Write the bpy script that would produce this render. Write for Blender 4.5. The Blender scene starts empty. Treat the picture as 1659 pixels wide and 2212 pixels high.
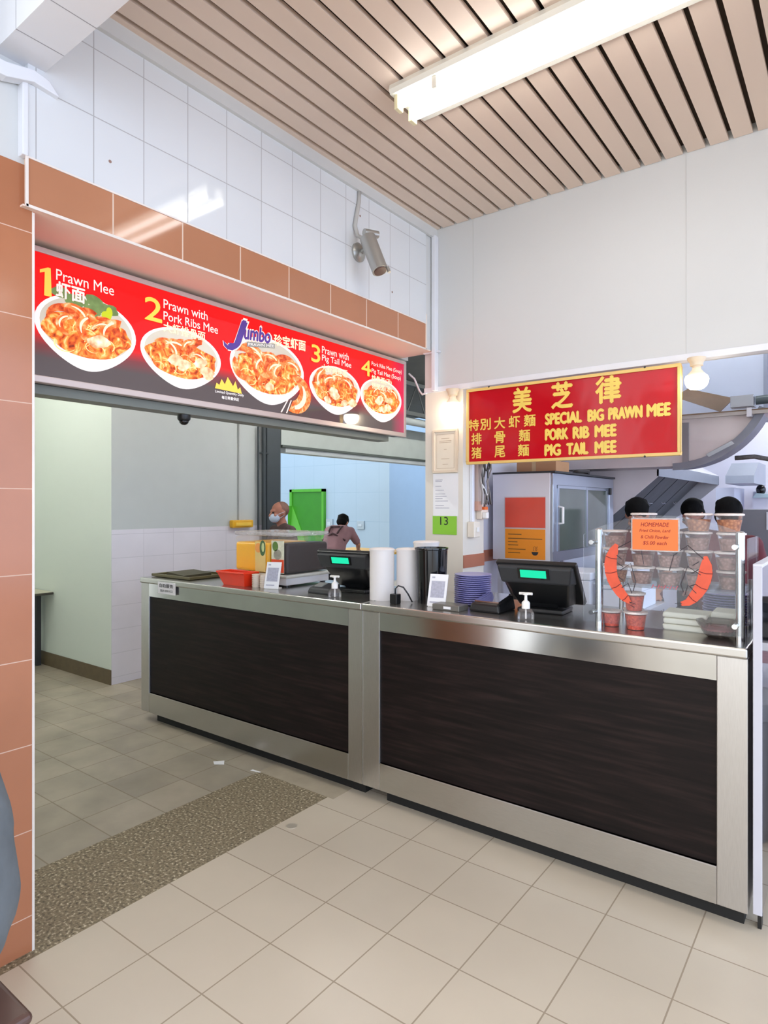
import bpy, bmesh, math, random
from mathutils import Vector, Matrix

random.seed(7)
S = bpy.context.scene
COL = S.collection
PI = math.pi

# ------------------------------------------------------------------ camera
cam_data = bpy.data.cameras.new('camera')
cam = bpy.data.objects.new('camera', cam_data)
COL.objects.link(cam)
cam.location = (0, 0, 1.5)
cam.rotation_euler = (PI / 2, 0, 0.645)
cam_data.sensor_fit = 'HORIZONTAL'
cam_data.sensor_width = 36.0
cam_data.lens = 1372.0 / 1659.0 * 36.0
cam_data.shift_y = -13.0 / 1659.0
cam_data.clip_start = 0.05
cam_data.clip_end = 200
S.camera = cam

# ------------------------------------------------------------------ world, exposure
S.view_settings.view_transform = 'Standard'
S.view_settings.look = 'None'
S.view_settings.gamma = 1.0
S.view_settings.use_curve_mapping = False
S.view_settings.exposure = 0.36
S.cycles.transparent_max_bounces = 40
S.cycles.max_bounces = 12
S.cycles.diffuse_bounces = 6
WORLD_STRENGTH = 2.3
world = bpy.data.worlds.new('daylight')
S.world = world
world.use_nodes = True
wn = world.node_tree
wn.nodes.clear()
wo = wn.nodes.new('ShaderNodeOutputWorld')
wb = wn.nodes.new('ShaderNodeBackground')
wb.inputs['Color'].default_value = (0.86, 0.94, 1.0, 1)
wb.inputs['Strength'].default_value = WORLD_STRENGTH
wn.links.new(wb.outputs[0], wo.inputs[0])
# cooler open sky towards the right-hand side of the hall, neutral elsewhere
wt = wn.nodes.new('ShaderNodeTexCoord')
ws = wn.nodes.new('ShaderNodeSeparateXYZ')
wr = wn.nodes.new('ShaderNodeMapRange')
wr.inputs[1].default_value = 0.1
wr.inputs[2].default_value = 0.95
wm = wn.nodes.new('ShaderNodeMix')
wm.data_type = 'RGBA'
wm.inputs[6].default_value = (0.90, 0.93, 0.96, 1)
wm.inputs[7].default_value = (0.80, 0.98, 1.30, 1)
wn.links.new(wt.outputs['Generated'], ws.inputs[0])
wn.links.new(ws.outputs[0], wr.inputs[0])
wn.links.new(wr.outputs[0], wm.inputs[0])
wn.links.new(wm.outputs[2], wb.inputs['Color'])
TUBE_E = 11.0
BULB_E = 22.0
KITCHEN_FILL_E = 42.0
REAR_FILL_E = 85.0
CORRIDOR_FILL_E = 90.0


# ------------------------------------------------------------------ materials
def lin(c):
    return tuple(((x / 255) / 12.92 if x / 255 <= 0.04045 else ((x / 255 + 0.055) / 1.055) ** 2.4) for x in c)


def new_mat(name):
    m = bpy.data.materials.new(name)
    m.use_nodes = True
    m.node_tree.nodes.clear()
    return m, m.node_tree.nodes, m.node_tree.links


def math_node(N, L, op, a, b=None):
    n = N.new('ShaderNodeMath')
    n.operation = op
    for i, v in enumerate((a, b)):
        if v is None:
            continue
        if isinstance(v, (int, float)):
            n.inputs[i].default_value = v
        else:
            L.new(v, n.inputs[i])
    return n.outputs[0]


def mix_rgb(N, L, f, a, b):
    n = N.new('ShaderNodeMix')
    n.data_type = 'RGBA'
    if isinstance(f, (int, float)):
        n.inputs[0].default_value = f
    else:
        L.new(f, n.inputs[0])
    for s, v in ((6, a), (7, b)):
        if isinstance(v, tuple):
            n.inputs[s].default_value = (*v[:3], 1)
        else:
            L.new(v, n.inputs[s])
    return n.outputs[2]


def M(name, c, rough=0.5, metal=0.0, var=0.05, vs=6.0, em=0.0, bump=0.0, bs=60.0, stretch=None, spec=0.5, trans=0.0, coat=0.0):
    m, N, L = new_mat(name)
    out = N.new('ShaderNodeOutputMaterial')
    p = N.new('ShaderNodeBsdfPrincipled')
    L.new(p.outputs[0], out.inputs[0])
    c = lin(c)
    tc = N.new('ShaderNodeTexCoord')
    mp = N.new('ShaderNodeMapping')
    L.new(tc.outputs['Object'], mp.inputs[0])
    if stretch:
        mp.inputs['Scale'].default_value = stretch
    nz = N.new('ShaderNodeTexNoise')
    nz.inputs['Scale'].default_value = vs
    nz.inputs['Detail'].default_value = 4
    L.new(mp.outputs[0], nz.inputs['Vector'])
    col = mix_rgb(N, L, nz.outputs[0], tuple(max(0, x * (1 - var * 2)) for x in c), tuple(min(1, x * (1 + var * 2)) for x in c))
    L.new(col, p.inputs['Base Color'])
    p.inputs['Roughness'].default_value = rough
    p.inputs['Metallic'].default_value = metal
    p.inputs['Specular IOR Level'].default_value = spec
    p.inputs['Coat Weight'].default_value = coat
    if em:
        L.new(col, p.inputs['Emission Color'])
        p.inputs['Emission Strength'].default_value = em
    if bump:
        b = N.new('ShaderNodeBump')
        b.inputs['Strength'].default_value = bump
        b.inputs['Distance'].default_value = 0.004
        n2 = N.new('ShaderNodeTexNoise')
        n2.inputs['Scale'].default_value = bs
        L.new(mp.outputs[0], n2.inputs['Vector'])
        L.new(n2.outputs[0], b.inputs['Height'])
        L.new(b.outputs[0], p.inputs['Normal'])
    return m


def tile_mat(name, c, joint, axes, pitch, off, jw, rough=0.25, var=0.04, joint_mix=1.0, bump=0.3, coat=0.0, mottle=0.06, mscale=3.0):
    """grid of tiles on a plane given by two world axes"""
    m, N, L = new_mat(name)
    out = N.new('ShaderNodeOutputMaterial')
    p = N.new('ShaderNodeBsdfPrincipled')
    L.new(p.outputs[0], out.inputs[0])
    g = N.new('ShaderNodeNewGeometry')
    sp = N.new('ShaderNodeSeparateXYZ')
    L.new(g.outputs['Position'], sp.inputs[0])
    masks, cells = [], []
    for a, pt, o in zip(axes, pitch, off):
        t = math_node(N, L, 'DIVIDE', math_node(N, L, 'SUBTRACT', sp.outputs[a], o), pt)
        fr = math_node(N, L, 'FRACT', t)
        d = math_node(N, L, 'ABSOLUTE', math_node(N, L, 'SUBTRACT', fr, 0.5))
        masks.append(math_node(N, L, 'GREATER_THAN', d, 0.5 - jw / pt / 2))
        cells.append(math_node(N, L, 'FLOOR', t))
    msk = math_node(N, L, 'MAXIMUM', *masks)
    cb = N.new('ShaderNodeCombineXYZ')
    L.new(cells[0], cb.inputs[0])
    L.new(cells[1], cb.inputs[1])
    wnz = N.new('ShaderNodeTexWhiteNoise')
    L.new(cb.outputs[0], wnz.inputs['Vector'])
    c = lin(c)
    base = mix_rgb(N, L, wnz.outputs['Value'], tuple(x * (1 - var) for x in c), tuple(min(1, x * (1 + var)) for x in c))
    nz = N.new('ShaderNodeTexNoise')
    nz.inputs['Scale'].default_value = mscale
    nz.inputs['Detail'].default_value = 6
    L.new(g.outputs['Position'], nz.inputs['Vector'])
    dark = N.new('ShaderNodeMix')
    dark.data_type = 'RGBA'
    dark.blend_type = 'MULTIPLY'
    dark.inputs[0].default_value = 1.0
    L.new(base, dark.inputs[6])
    tone = mix_rgb(N, L, nz.outputs[0], (1 - mottle * 2,) * 3, (1 + mottle,) * 3)
    L.new(tone, dark.inputs[7])
    jm = math_node(N, L, 'MULTIPLY', msk, joint_mix)
    col = mix_rgb(N, L, jm, dark.outputs[2], lin(joint))
    L.new(col, p.inputs['Base Color'])
    L.new(math_node(N, L, 'ADD', math_node(N, L, 'MULTIPLY', msk, 0.4), rough), p.inputs['Roughness'])
    p.inputs['Coat Weight'].default_value = coat
    p.inputs['Coat Roughness'].default_value = 0.04
    b = N.new('ShaderNodeBump')
    b.inputs['Strength'].default_value = bump
    b.inputs['Distance'].default_value = 0.002
    b.invert = True
    L.new(msk, b.inputs['Height'])
    L.new(b.outputs[0], p.inputs['Normal'])
    return m


def clear_mat(name, tint, gloss=0.5, solid=0.0, solid_col=(255, 255, 255)):
    m, N, L = new_mat(name)
    out = N.new('ShaderNodeOutputMaterial')
    t = N.new('ShaderNodeBsdfTransparent')
    t.inputs[0].default_value = (*lin(tint), 1)
    gl = N.new('ShaderNodeBsdfGlossy')
    gl.inputs['Roughness'].default_value = 0.05
    df = N.new('ShaderNodeBsdfDiffuse')
    df.inputs[0].default_value = (*lin(solid_col), 1)
    nz = N.new('ShaderNodeTexNoise')
    nz.inputs['Scale'].default_value = 12
    lw = N.new('ShaderNodeLayerWeight')
    lw.inputs[0].default_value = 0.35
    m1 = N.new('ShaderNodeMixShader')
    L.new(math_node(N, L, 'MULTIPLY', math_node(N, L, 'ADD', nz.outputs[0], 0.5), solid), m1.inputs[0])
    L.new(t.outputs[0], m1.inputs[1])
    L.new(df.outputs[0], m1.inputs[2])
    m2 = N.new('ShaderNodeMixShader')
    L.new(math_node(N, L, 'MULTIPLY', lw.outputs['Fresnel'], gloss), m2.inputs[0])
    L.new(m1.outputs[0], m2.inputs[1])
    L.new(gl.outputs[0], m2.inputs[2])
    L.new(m2.outputs[0], out.inputs[0])
    return m


def glow_mat(name, c, strength):
    m, N, L = new_mat(name)
    out = N.new('ShaderNodeOutputMaterial')
    e = N.new('ShaderNodeEmission')
    e.inputs[0].default_value = (*c, 1)
    e.inputs[1].default_value = strength
    L.new(e.outputs[0], out.inputs[0])
    return m


def ramp_mat(name, stops, scale, rough=0.4, em=0.0, tex='noise', detail=5, stretch=(1, 1, 1), metal=0.0, distort=0.0, coat=0.0, spec=0.5):
    """colour bands driven by a texture"""
    m, N, L = new_mat(name)
    out = N.new('ShaderNodeOutputMaterial')
    p = N.new('ShaderNodeBsdfPrincipled')
    L.new(p.outputs[0], out.inputs[0])
    g = N.new('ShaderNodeNewGeometry')
    mp = N.new('ShaderNodeMapping')
    mp.inputs['Scale'].default_value = stretch
    L.new(g.outputs['Position'], mp.inputs[0])
    if tex == 'noise':
        t = N.new('ShaderNodeTexNoise')
        t.inputs['Detail'].default_value = detail
        t.inputs['Distortion'].default_value = distort
        o = t.outputs[0]
    else:
        t = N.new('ShaderNodeTexVoronoi')
        o = t.outputs['Distance'] if tex == 'voronoi' else t.outputs['Color']
    t.inputs['Scale'].default_value = scale
    L.new(mp.outputs[0], t.inputs['Vector'])
    r = N.new('ShaderNodeValToRGB')
    el = r.color_ramp.elements
    while len(el) < len(stops):
        el.new(0.5)
    for e, (pos, c) in zip(el, stops):
        e.position = pos
        e.color = (*lin(c), 1)
    L.new(o, r.inputs[0])
    L.new(r.outputs[0], p.inputs['Base Color'])
    p.inputs['Roughness'].default_value = rough
    p.inputs['Metallic'].default_value = metal
    p.inputs['Specular IOR Level'].default_value = spec
    p.inputs['Coat Weight'].default_value = coat
    if em:
        L.new(r.outputs[0], p.inputs['Emission Color'])
        p.inputs['Emission Strength'].default_value = em
    return m


# ------------------------------------------------------------------ mesh builder
class MB:
    def __init__(self):
        self.v, self.f = [], []

    def add(self, vs, fs):
        n = len(self.v)
        self.v += [tuple(v) for v in vs]
        self.f += [tuple(i + n for i in f) for f in fs]
        return self

    def box(self, a, b):
        (x0, y0, z0), (x1, y1, z1) = a, b
        x0, x1 = min(x0, x1), max(x0, x1)
        y0, y1 = min(y0, y1), max(y0, y1)
        z0, z1 = min(z0, z1), max(z0, z1)
        return self.add([(x0, y0, z0), (x1, y0, z0), (x1, y1, z0), (x0, y1, z0), (x0, y0, z1), (x1, y0, z1), (x1, y1, z1), (x0, y1, z1)],
                        [(0, 3, 2, 1), (4, 5, 6, 7), (0, 1, 5, 4), (1, 2, 6, 5), (2, 3, 7, 6), (3, 0, 4, 7)])

    def hull8(self, lo, hi):
        """lo, hi: four points each, counter-clockwise from above"""
        return self.add(list(lo) + list(hi), [(0, 3, 2, 1), (4, 5, 6, 7), (0, 1, 5, 4), (1, 2, 6, 5), (2, 3, 7, 6), (3, 0, 4, 7)])

    def prism(self, poly, axis, a, b):
        """poly: 2D points in the other two axes (cyclic order), extruded along axis from a to b"""
        def P(p, t):
            if axis == 'x':
                return (t, p[0], p[1])
            if axis == 'y':
                return (p[0], t, p[1])
            return (p[0], p[1], t)
        n = len(poly)
        vs = [P(p, a) for p in poly] + [P(p, b) for p in poly]
        fs = [tuple(range(n - 1, -1, -1)), tuple(range(n, 2 * n))]
        for i in range(n):
            j = (i + 1) % n
            fs.append((i, j, n + j, n + i))
        return self.add(vs, fs)

    def tube(self, pts, r, n=10, cap=True, r1=None):
        pts = [Vector(p) for p in pts]
        rings = []
        prev = None
        for i, p in enumerate(pts):
            d = (pts[min(i + 1, len(pts) - 1)] - pts[max(i - 1, 0)]).normalized()
            if prev is None:
                u = d.cross(Vector((0, 0, 1)))
                if u.length < 1e-3:
                    u = d.cross(Vector((1, 0, 0)))
            else:
                u = prev - d * prev.dot(d)
            u.normalize()
            prev = u
            w = d.cross(u)
            rr = r if r1 is None else r + (r1 - r) * i / (len(pts) - 1)
            rings.append([p + (u * math.cos(2 * PI * k / n) + w * math.sin(2 * PI * k / n)) * rr for k in range(n)])
        vs = [v for ring in rings for v in ring]
        fs = []
        for i in range(len(rings) - 1):
            for k in range(n):
                fs.append((i * n + k, i * n + (k + 1) % n, (i + 1) * n + (k + 1) % n, (i + 1) * n + k))
        if cap:
            fs.append(tuple(range(n - 1, -1, -1)))
            m = (len(rings) - 1) * n
            fs.append(tuple(range(m, m + n)))
        return self.add(vs, fs)

    def lathe(self, prof, c=(0, 0, 0), n=28, sx=1.0, sy=1.0, close=False):
        """prof: (radius, z) list, spun about z through c"""
        vs, fs = [], []
        for (r, z) in prof:
            for k in range(n):
                a = 2 * PI * k / n
                vs.append((c[0] + r * sx * math.cos(a), c[1] + r * sy * math.sin(a), c[2] + z))
        for i in range(len(prof) - 1):
            for k in range(n):
                fs.append((i * n + k, i * n + (k + 1) % n, (i + 1) * n + (k + 1) % n, (i + 1) * n + k))
        if prof[0][0] > 1e-5:
            fs.append(tuple(range(n - 1, -1, -1)))
        if prof[-1][0] > 1e-5:
            m = (len(prof) - 1) * n
            fs.append(tuple(range(m, m + n)))
        return self.add(vs, fs)

    def ball(self, c, r, n=16, m=10):
        if isinstance(r, (int, float)):
            r = (r, r, r)
        vs, fs = [], []
        for i in range(m + 1):
            t = PI * i / m
            for k in range(n):
                a = 2 * PI * k / n
                vs.append((c[0] + r[0] * math.sin(t) * math.cos(a), c[1] + r[1] * math.sin(t) * math.sin(a), c[2] - r[2] * math.cos(t)))
        for i in range(m):
            for k in range(n):
                fs.append((i * n + k, i * n + (k + 1) % n, (i + 1) * n + (k + 1) % n, (i + 1) * n + k))
        return self.add(vs, fs)

    def capsule(self, p, q, r0, r1):
        p, q = Vector(p), Vector(q)
        self.ball(p, r0, 14, 8)
        self.ball(q, r1, 14, 8)
        return self.tube([p, q], r0, 14, True, r1)

    def build(self, name, m, parent=None, bevel=0.0, smooth=False, seg=2, kind=None):
        me = bpy.data.meshes.new(name)
        off = ORG.get(parent.name, Vector((0, 0, 0))) if parent else Vector((0, 0, 0))
        me.from_pydata([Vector(v) - off for v in self.v], [], self.f)
        bm = bmesh.new()
        bm.from_mesh(me)
        bmesh.ops.remove_doubles(bm, verts=bm.verts, dist=1e-6)
        bmesh.ops.recalc_face_normals(bm, faces=bm.faces)
        bm.to_mesh(me)
        bm.free()
        o = bpy.data.objects.new(name, me)
        COL.objects.link(o)
        me.materials.append(m)
        if parent:
            o.parent = parent
            ORG[o.name] = off
        if smooth:
            for pl in me.polygons:
                pl.use_smooth = True
            if smooth is not True:
                me.set_sharp_from_angle(angle=math.radians(smooth))
        if bevel:
            b = o.modifiers.new('bevel', 'BEVEL')
            b.width = bevel
            b.segments = seg
            b.limit_method = 'ANGLE'
            b.angle_limit = math.radians(40)
        if kind:
            o['kind'] = kind
        return o


ORG = {}


def thing(name, label, cat, loc, group=None):
    o = bpy.data.objects.new(name, None)
    COL.objects.link(o)
    o.location = loc
    o.empty_display_size = 0.1
    ORG[o.name] = Vector(loc)
    o['label'] = label
    o['category'] = cat
    if group:
        o['group'] = group
    return o


def tag(o, label, cat, group=None):
    o['label'] = label
    o['category'] = cat
    if group:
        o['group'] = group
    return o


def struct(name, mb, m, parent=None, bevel=0.0, smooth=False, label=None, cat=None):
    o = mb.build(name, m, parent, bevel, smooth)
    if parent is None:
        o['kind'] = 'structure'
        if label:
            o['label'] = label
            o['category'] = cat
    return o


def dup(root, loc, rz=0.0, label=None, group=None, scale=None):
    r = root.copy()
    COL.objects.link(r)
    r.location = loc
    r.rotation_euler = (0, 0, rz)
    if scale:
        r.scale = scale
    if label:
        r['label'] = label
    if group:
        r['group'] = group
    for ch in list(root.children):
        c = ch.copy()
        COL.objects.link(c)
        c.parent = r
        for g in list(ch.children):
            d = g.copy()
            COL.objects.link(d)
            d.parent = c
    return r


def text(name, body, m, parent, at, size, right=(1, 0, 0), up=(0, 0, 1), bold=0.0, depth=0.0012, slope=0.0, shear=0.0):
    """lettering fitted into a box: at = lower left corner, size = (width, height)"""
    cu = bpy.data.curves.new(name, 'FONT')
    cu.body = body
    cu.shear = shear
    cu.resolution_u = 4
    tmp = bpy.data.objects.new(name, cu)
    COL.objects.link(tmp)
    dg = bpy.context.evaluated_depsgraph_get()
    src = bpy.data.meshes.new_from_object(tmp.evaluated_get(dg))
    vs = [v.co.copy() for v in src.vertices]
    fs = [tuple(p.vertices) for p in src.polygons]
    bpy.data.objects.remove(tmp)
    bpy.data.curves.remove(cu)
    bpy.data.meshes.remove(src)
    x0, x1 = min(v.x for v in vs), max(v.x for v in vs)
    y0, y1 = min(v.y for v in vs), max(v.y for v in vs)
    R, U = Vector(right), Vector(up)
    Nn = R.cross(U).normalized()
    mb = MB()
    pts = []
    sh = bold * size[1]
    for k, (sx, sy) in enumerate([(0, 0), (1, 0), (-1, 0), (0, 1), (0, -1)] if bold > 0 else [(0, 0)]):
        pts = []
        for v in vs:
            a = (v.x - x0) / (x1 - x0)
            b = (v.y - y0) / max(1e-6, (y1 - y0))
            pts.append(Vector(at) + R * (a * size[0] + sx * sh) + U * (b * size[1] + slope * a + sy * sh) + Nn * (depth + k * 0.00003))
        mb.add(pts, fs)
    return mb.build(name, m, parent)

# ------------------------------------------------------------------ shared materials
WHITE_TILE = tile_mat('white_wall_tile', (220, 223, 226), (176, 176, 178), (1, 2), (0.2, 0.245), (1.0, 2.66), 0.004, rough=0.06, var=0.015, bump=0.25, mottle=0.02)
BROWN_BAND = tile_mat('brown_band_tile', (184, 126, 94), (222, 196, 176), (1, 2), (0.301, 0.6), (0.974, 2.4), 0.006, rough=0.06, var=0.05, bump=0.3)
BROWN_COL = tile_mat('brown_column_tile', (182, 118, 84), (226, 196, 176), (1, 2), (0.6, 0.2875), (0.40, 0.12), 0.0035, rough=0.16, var=0.04, bump=0.3, mottle=0.1, joint_mix=0.7)
BEIGE_FLOOR = tile_mat('beige_floor_tile', (203, 190, 170), (138, 120, 98), (0, 1), (0.29, 0.2825), (-0.461, 2.353), 0.005, rough=0.34, var=0.03, bump=0.15, mottle=0.07, mscale=2.0, joint_mix=0.75)
GREY_FLOOR = tile_mat('grey_floor_tile', (168, 157, 139), (120, 110, 90), (0, 1), (0.29, 0.28), (-2.693, 1.279), 0.006, rough=0.45, var=0.1, bump=0.2, mottle=0.25, mscale=4.0, joint_mix=0.5)
KITCHEN_FLOOR = tile_mat('red_kitchen_floor', (120, 62, 58), (90, 70, 66), (0, 1), (0.15, 0.15), (0, 0), 0.006, rough=0.3, var=0.08, bump=0.2)
PEBBLE = ramp_mat('aggregate_wash', [(0.3, (70, 60, 44)), (0.44, (120, 107, 84)), (0.58, (142, 128, 102)), (0.68, (214, 202, 176))], 85, rough=0.7, detail=6)
CEMENT = M('bare_cement', (164, 152, 132), 0.7, var=0.12, vs=9)
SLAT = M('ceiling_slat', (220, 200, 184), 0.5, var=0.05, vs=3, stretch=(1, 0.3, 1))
SLAT_BACK = M('ceiling_void', (78, 64, 52), 0.9)
WHITE_PAINT = M('white_paint', (208, 209, 208), 0.45, var=0.02, vs=1.5)
PVC = M('white_plastic_trunking', (226, 228, 234), 0.35, var=0.02)
CREAM = M('cream_paint', (226, 220, 208), 0.5, var=0.03, vs=2)
GREEN_WHITE = M('pale_green_white_paint', (212, 219, 210), 0.55, var=0.02, vs=1.2)
INNER_TILE = tile_mat('pale_wall_tile', (226, 221, 228), (186, 182, 188), (1, 2), (0.3, 0.2), (2.876, 0.06), 0.005, rough=0.3, var=0.02, bump=0.2, joint_mix=0.5)
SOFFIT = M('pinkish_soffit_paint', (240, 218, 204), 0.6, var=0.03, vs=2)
DARK_STEEL = M('dark_painted_steel', (52, 60, 64), 0.45, var=0.1)
GREY_SHUTTER = M('grey_green_shutter', (190, 197, 190), 0.5, var=0.05)
DARK_CEIL = M('dark_back_ceiling', (92, 94, 92), 0.8, var=0.1)
BLUE_WALL = tile_mat('pale_blue_wall', (160, 182, 198), (146, 170, 188), (0, 2), (0.6, 0.6), (0, 1.18), 0.008, rough=0.4, var=0.01, bump=0.1, mottle=0.02)
KITCHEN_WALL = M('pale_kitchen_wall', (216, 216, 226), 0.4, var=0.03, vs=2)
SKIRT_BROWN = M('brown_skirting_tile', (176, 112, 88), 0.3, var=0.06)
BASE_DARK = M('dark_baseboard', (98, 84, 62), 0.5, var=0.15, vs=14)
GROUT = M('white_grout_edge', (232, 222, 214), 0.5)

X0 = -2.212           # face of the tiled beam
XC = -2.237           # face of the terracotta column
YB = 3.487            # face of the white beam wall

# ------------------------------------------------------------------ floors
struct('floor', MB().box((-2.2, -4.5, -0.1), (5.5, 3.45, 0.0)), BEIGE_FLOOR)
struct('trim_1', MB().box((-2.72, -4.5, -0.1), (-2.2, 2.60, 0.0)), PEBBLE)
struct('floor_corridor', MB().box((-14.0, -0.5, -0.1), (-2.72, 15.0, 0.0)), GREY_FLOOR)
struct('trim_2', MB().box((-2.72, 2.44, -0.1), (-2.16, 3.45, 0.0015)), CEMENT)
struct('floor_kitchen', MB().box((-2.72, 3.45, -0.1), (9.0, 15.0, 0.0)), KITCHEN_FLOOR)

# ------------------------------------------------------------------ slatted ceiling
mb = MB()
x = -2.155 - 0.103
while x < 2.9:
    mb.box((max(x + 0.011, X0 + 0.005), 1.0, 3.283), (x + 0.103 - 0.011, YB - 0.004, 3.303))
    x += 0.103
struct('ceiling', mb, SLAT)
struct('ceiling_void', MB().box((-2.6, 1.0, 3.33), (3.0, YB + 0.2, 3.37)), SLAT_BACK)
struct('ceiling_front', MB().box((-2.6, -1.2, 3.29), (3.0, 0.9, 3.37)), WHITE_PAINT)

# ------------------------------------------------------------------ tiled beam over the opening
struct('wall_left', MB().box((-2.50, 0.974, 2.66), (X0, 3.385, 3.34)), WHITE_TILE)
struct('trim_3', MB().box((-2.50, 0.974, 2.50), (X0 - 0.001, 3.385, 2.66)), BROWN_BAND)
struct('trim_4', MB().box((-2.75, 0.96, 2.494), (X0 - 0.004, 3.487, 2.50)), SOFFIT)
struct('wall_left_upper', MB().box((-2.75, 0.974, 2.50), (-2.50, 3.6, 3.34)), WHITE_PAINT)
struct('trim_5', MB().box((X0, 1.03, 3.225), (X0 + 0.02, YB, 3.285)).box((X0 - 0.05, 3.385, 2.50), (X0 - 0.005, YB, 3.285)), WHITE_PAINT)
mb = MB().box((X0 - 0.001, 0.968, 2.492), (X0 + 0.003, 3.39, 2.502)).box((X0 - 0.001, 0.968, 2.656), (X0 + 0.002, 3.39, 2.662))
mb.box((X0 - 0.003, 0.966, 2.494), (X0 + 0.003, 0.975, 2.66)).box((X0 - 0.002, 3.383, 2.494), (X0 + 0.003, 3.392, 2.72))
mb.box((XC - 0.006, 0.998, 0.0), (XC + 0.002, 1.006, 2.49))
struct('trim_6', mb, GROUT)
# small plugged holes in the tiles
mb = MB()
for y, z in ((1.262, 2.768), (2.84, 2.86), (3.02, 2.76), (2.72, 3.10)):
    mb.lathe([(0.006, 0), (0.006, 0.001)], (0, 0, 0), 10)
    n = 20
    mb.v[-n:] = [(X0 + 0.0006 + v[2], y + v[0], z + v[1]) for v in mb.v[-n:]]
struct('trim_7', mb, M('filled_hole', (150, 120, 108), 0.8))
# white corner trunking
struct('trim_8', MB().box((X0 + 0.002, YB - 0.045, 2.24), (X0 + 0.03, YB - 0.001, 3.235)).box((X0 - 0.07, YB - 0.03, 2.485), (X0 + 0.05, YB - 0.001, 2.497)), PVC, bevel=0.003)
# vertical edge bead at the start of the tiled beam
struct('trim_9', MB().box((X0 - 0.03, 0.955, 2.66), (X0 + 0.006, 0.974, 2.935)), PVC, bevel=0.003)

# cross beam clad in the same tile
CROSS_TILE = tile_mat('cross_beam_tile', (224, 225, 230), (150, 150, 156), (0, 1), (0.2, 0.4), (-2.083, 0.72), 0.004, rough=0.25, var=0.015, bump=0.2, mottle=0.02)
struct('beam_cross', MB().box((-2.75, 0.882, 2.97), (3.0, 1.03, 3.34)), CROSS_TILE)

# ------------------------------------------------------------------ terracotta column
struct('column', MB().box((-2.66, 0.60, 0.0), (XC, 1.003, 2.64)), BROWN_COL)
struct('column_upper', MB().box((-2.66, 0.60, 2.64), (XC - 0.002, 0.975, 3.34)), WHITE_PAINT)
# trunking that climbs over the column head
mb = MB().prism([(0.55, 2.878), (0.90, 2.878), (0.985, 2.905), (1.068, 2.896), (1.035, 2.935), (0.985, 2.945), (0.90, 2.925), (0.55, 2.925)], 'x', X0 - 0.02, X0 + 0.022)
struct('trim_10', mb, PVC, bevel=0.003)

# ------------------------------------------------------------------ white beam wall, pillar, kitchen shell
struct('wall_back', MB().box((-2.287, YB, 2.25), (3.0, YB + 0.14, 3.34)), WHITE_PAINT)
struct('trim_11', MB().box((-2.287, YB - 0.012, 2.235), (3.0, YB + 0.05, 2.268)), PVC, bevel=0.002)
mb = MB()
for xx in (-1.93, -0.71, 0.51):
    mb.box((xx - 0.0015, YB - 0.0012, 2.268), (xx + 0.0015, YB + 0.001, 3.28))
struct('trim_12', mb, M('panel_seam', (196, 196, 194), 0.6))
struct('pillar', MB().box((-2.284, YB, 0.0), (-2.003, 3.76, 2.235)), CREAM)
struct('wall_kitchen_left', MB().box((-2.284, 3.76, 0.0), (-2.13, 12.0, 3.2)), KITCHEN_WALL)
struct('wall_kitchen_back', MB().box((-2.284, 10.0, 0.0), (3.5, 10.15, 3.2)), KITCHEN_WALL)
mb = MB().box((-2.0035, YB + 0.002, 1.108), (-1.997, 3.76, 1.189)).box((-2.131, 3.762, 1.108), (-2.124, 4.6, 1.189))
struct('baseboard_pillar', mb, SKIRT_BROWN)
struct('ceiling_kitchen', MB().box((-2.284, YB + 0.14, 3.2), (2.0, 10.2, 3.25)), WHITE_PAINT)

# ------------------------------------------------------------------ inner corridor
struct('wall_inner', MB().box((-6.6, 2.876, 0.125), (-5.021, 3.02, 3.1)), GREEN_WHITE)
struct('baseboard_inner', MB().box((-6.6, 2.868, 0.0), (-5.0215, 3.0, 0.125)), BASE_DARK)
INNER_UP = M('upper_inner_paint', (190, 194, 192), 0.55, var=0.02)
struct('wall_corridor', MB().box((-5.16, 2.878, 0.0), (-5.02, 4.60, 1.30)), INNER_TILE)
struct('wall_corridor_upper', MB().box((-5.16, 2.878, 1.30), (-5.0202, 4.60, 3.1)), INNER_UP)
struct('wall_far_left', MB().box((-6.75, 1.0, 0.0), (-6.6, 3.02, 3.1)), GREEN_WHITE)
struct('wall_street_side', MB().box((-6.75, 0.6, 0.0), (-2.66, 0.75, 3.1)), GREEN_WHITE)
struct('ceiling_corridor', MB().box((-6.75, 0.75, 3.1), (-2.75, 9.6, 3.16)), DARK_CEIL)
# lintel with a shutter box over the wide opening
struct('lintel', MB().box((-5.16, 4.81, 2.16), (-5.005, 9.6, 2.55)), GREY_SHUTTER)
struct('trim_13', MB().box((-5.10, 4.81, 2.135), (-4.985, 9.6, 2.16)), M('shutter_shadow_gap', (84, 92, 86), 0.7))
struct('trim_14', MB().box((-5.15, 4.88, 2.085), (-5.01, 9.6, 2.137)), M('pale_lintel_edge', (192, 198, 198), 0.5))
struct('wall_corridor_end', MB().box((-5.16, 9.6, 0.0), (-2.284, 9.75, 3.1)), BLUE_WALL)
# bright yard beyond the opening
struct('wall_yard_back', MB().box((-13.0, 10.2, 0.0), (-7.539, 10.4, 4.5)), BLUE_WALL)
struct('wall_yard_far', MB().box((-7.55, 14.0, 0.0), (-2.3, 14.2, 4.5)), BLUE_WALL)
struct('wall_yard_side', MB().box((-7.74, 10.21, 0.0), (-7.538, 14.2, 4.5)), M('pale_blue_paint', (152, 174, 192), 0.45, var=0.02))
struct('wall_yard_left', MB().box((-13.2, 3.0, 0.0), (-13.0, 10.4, 4.5)), BLUE_WALL)

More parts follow.
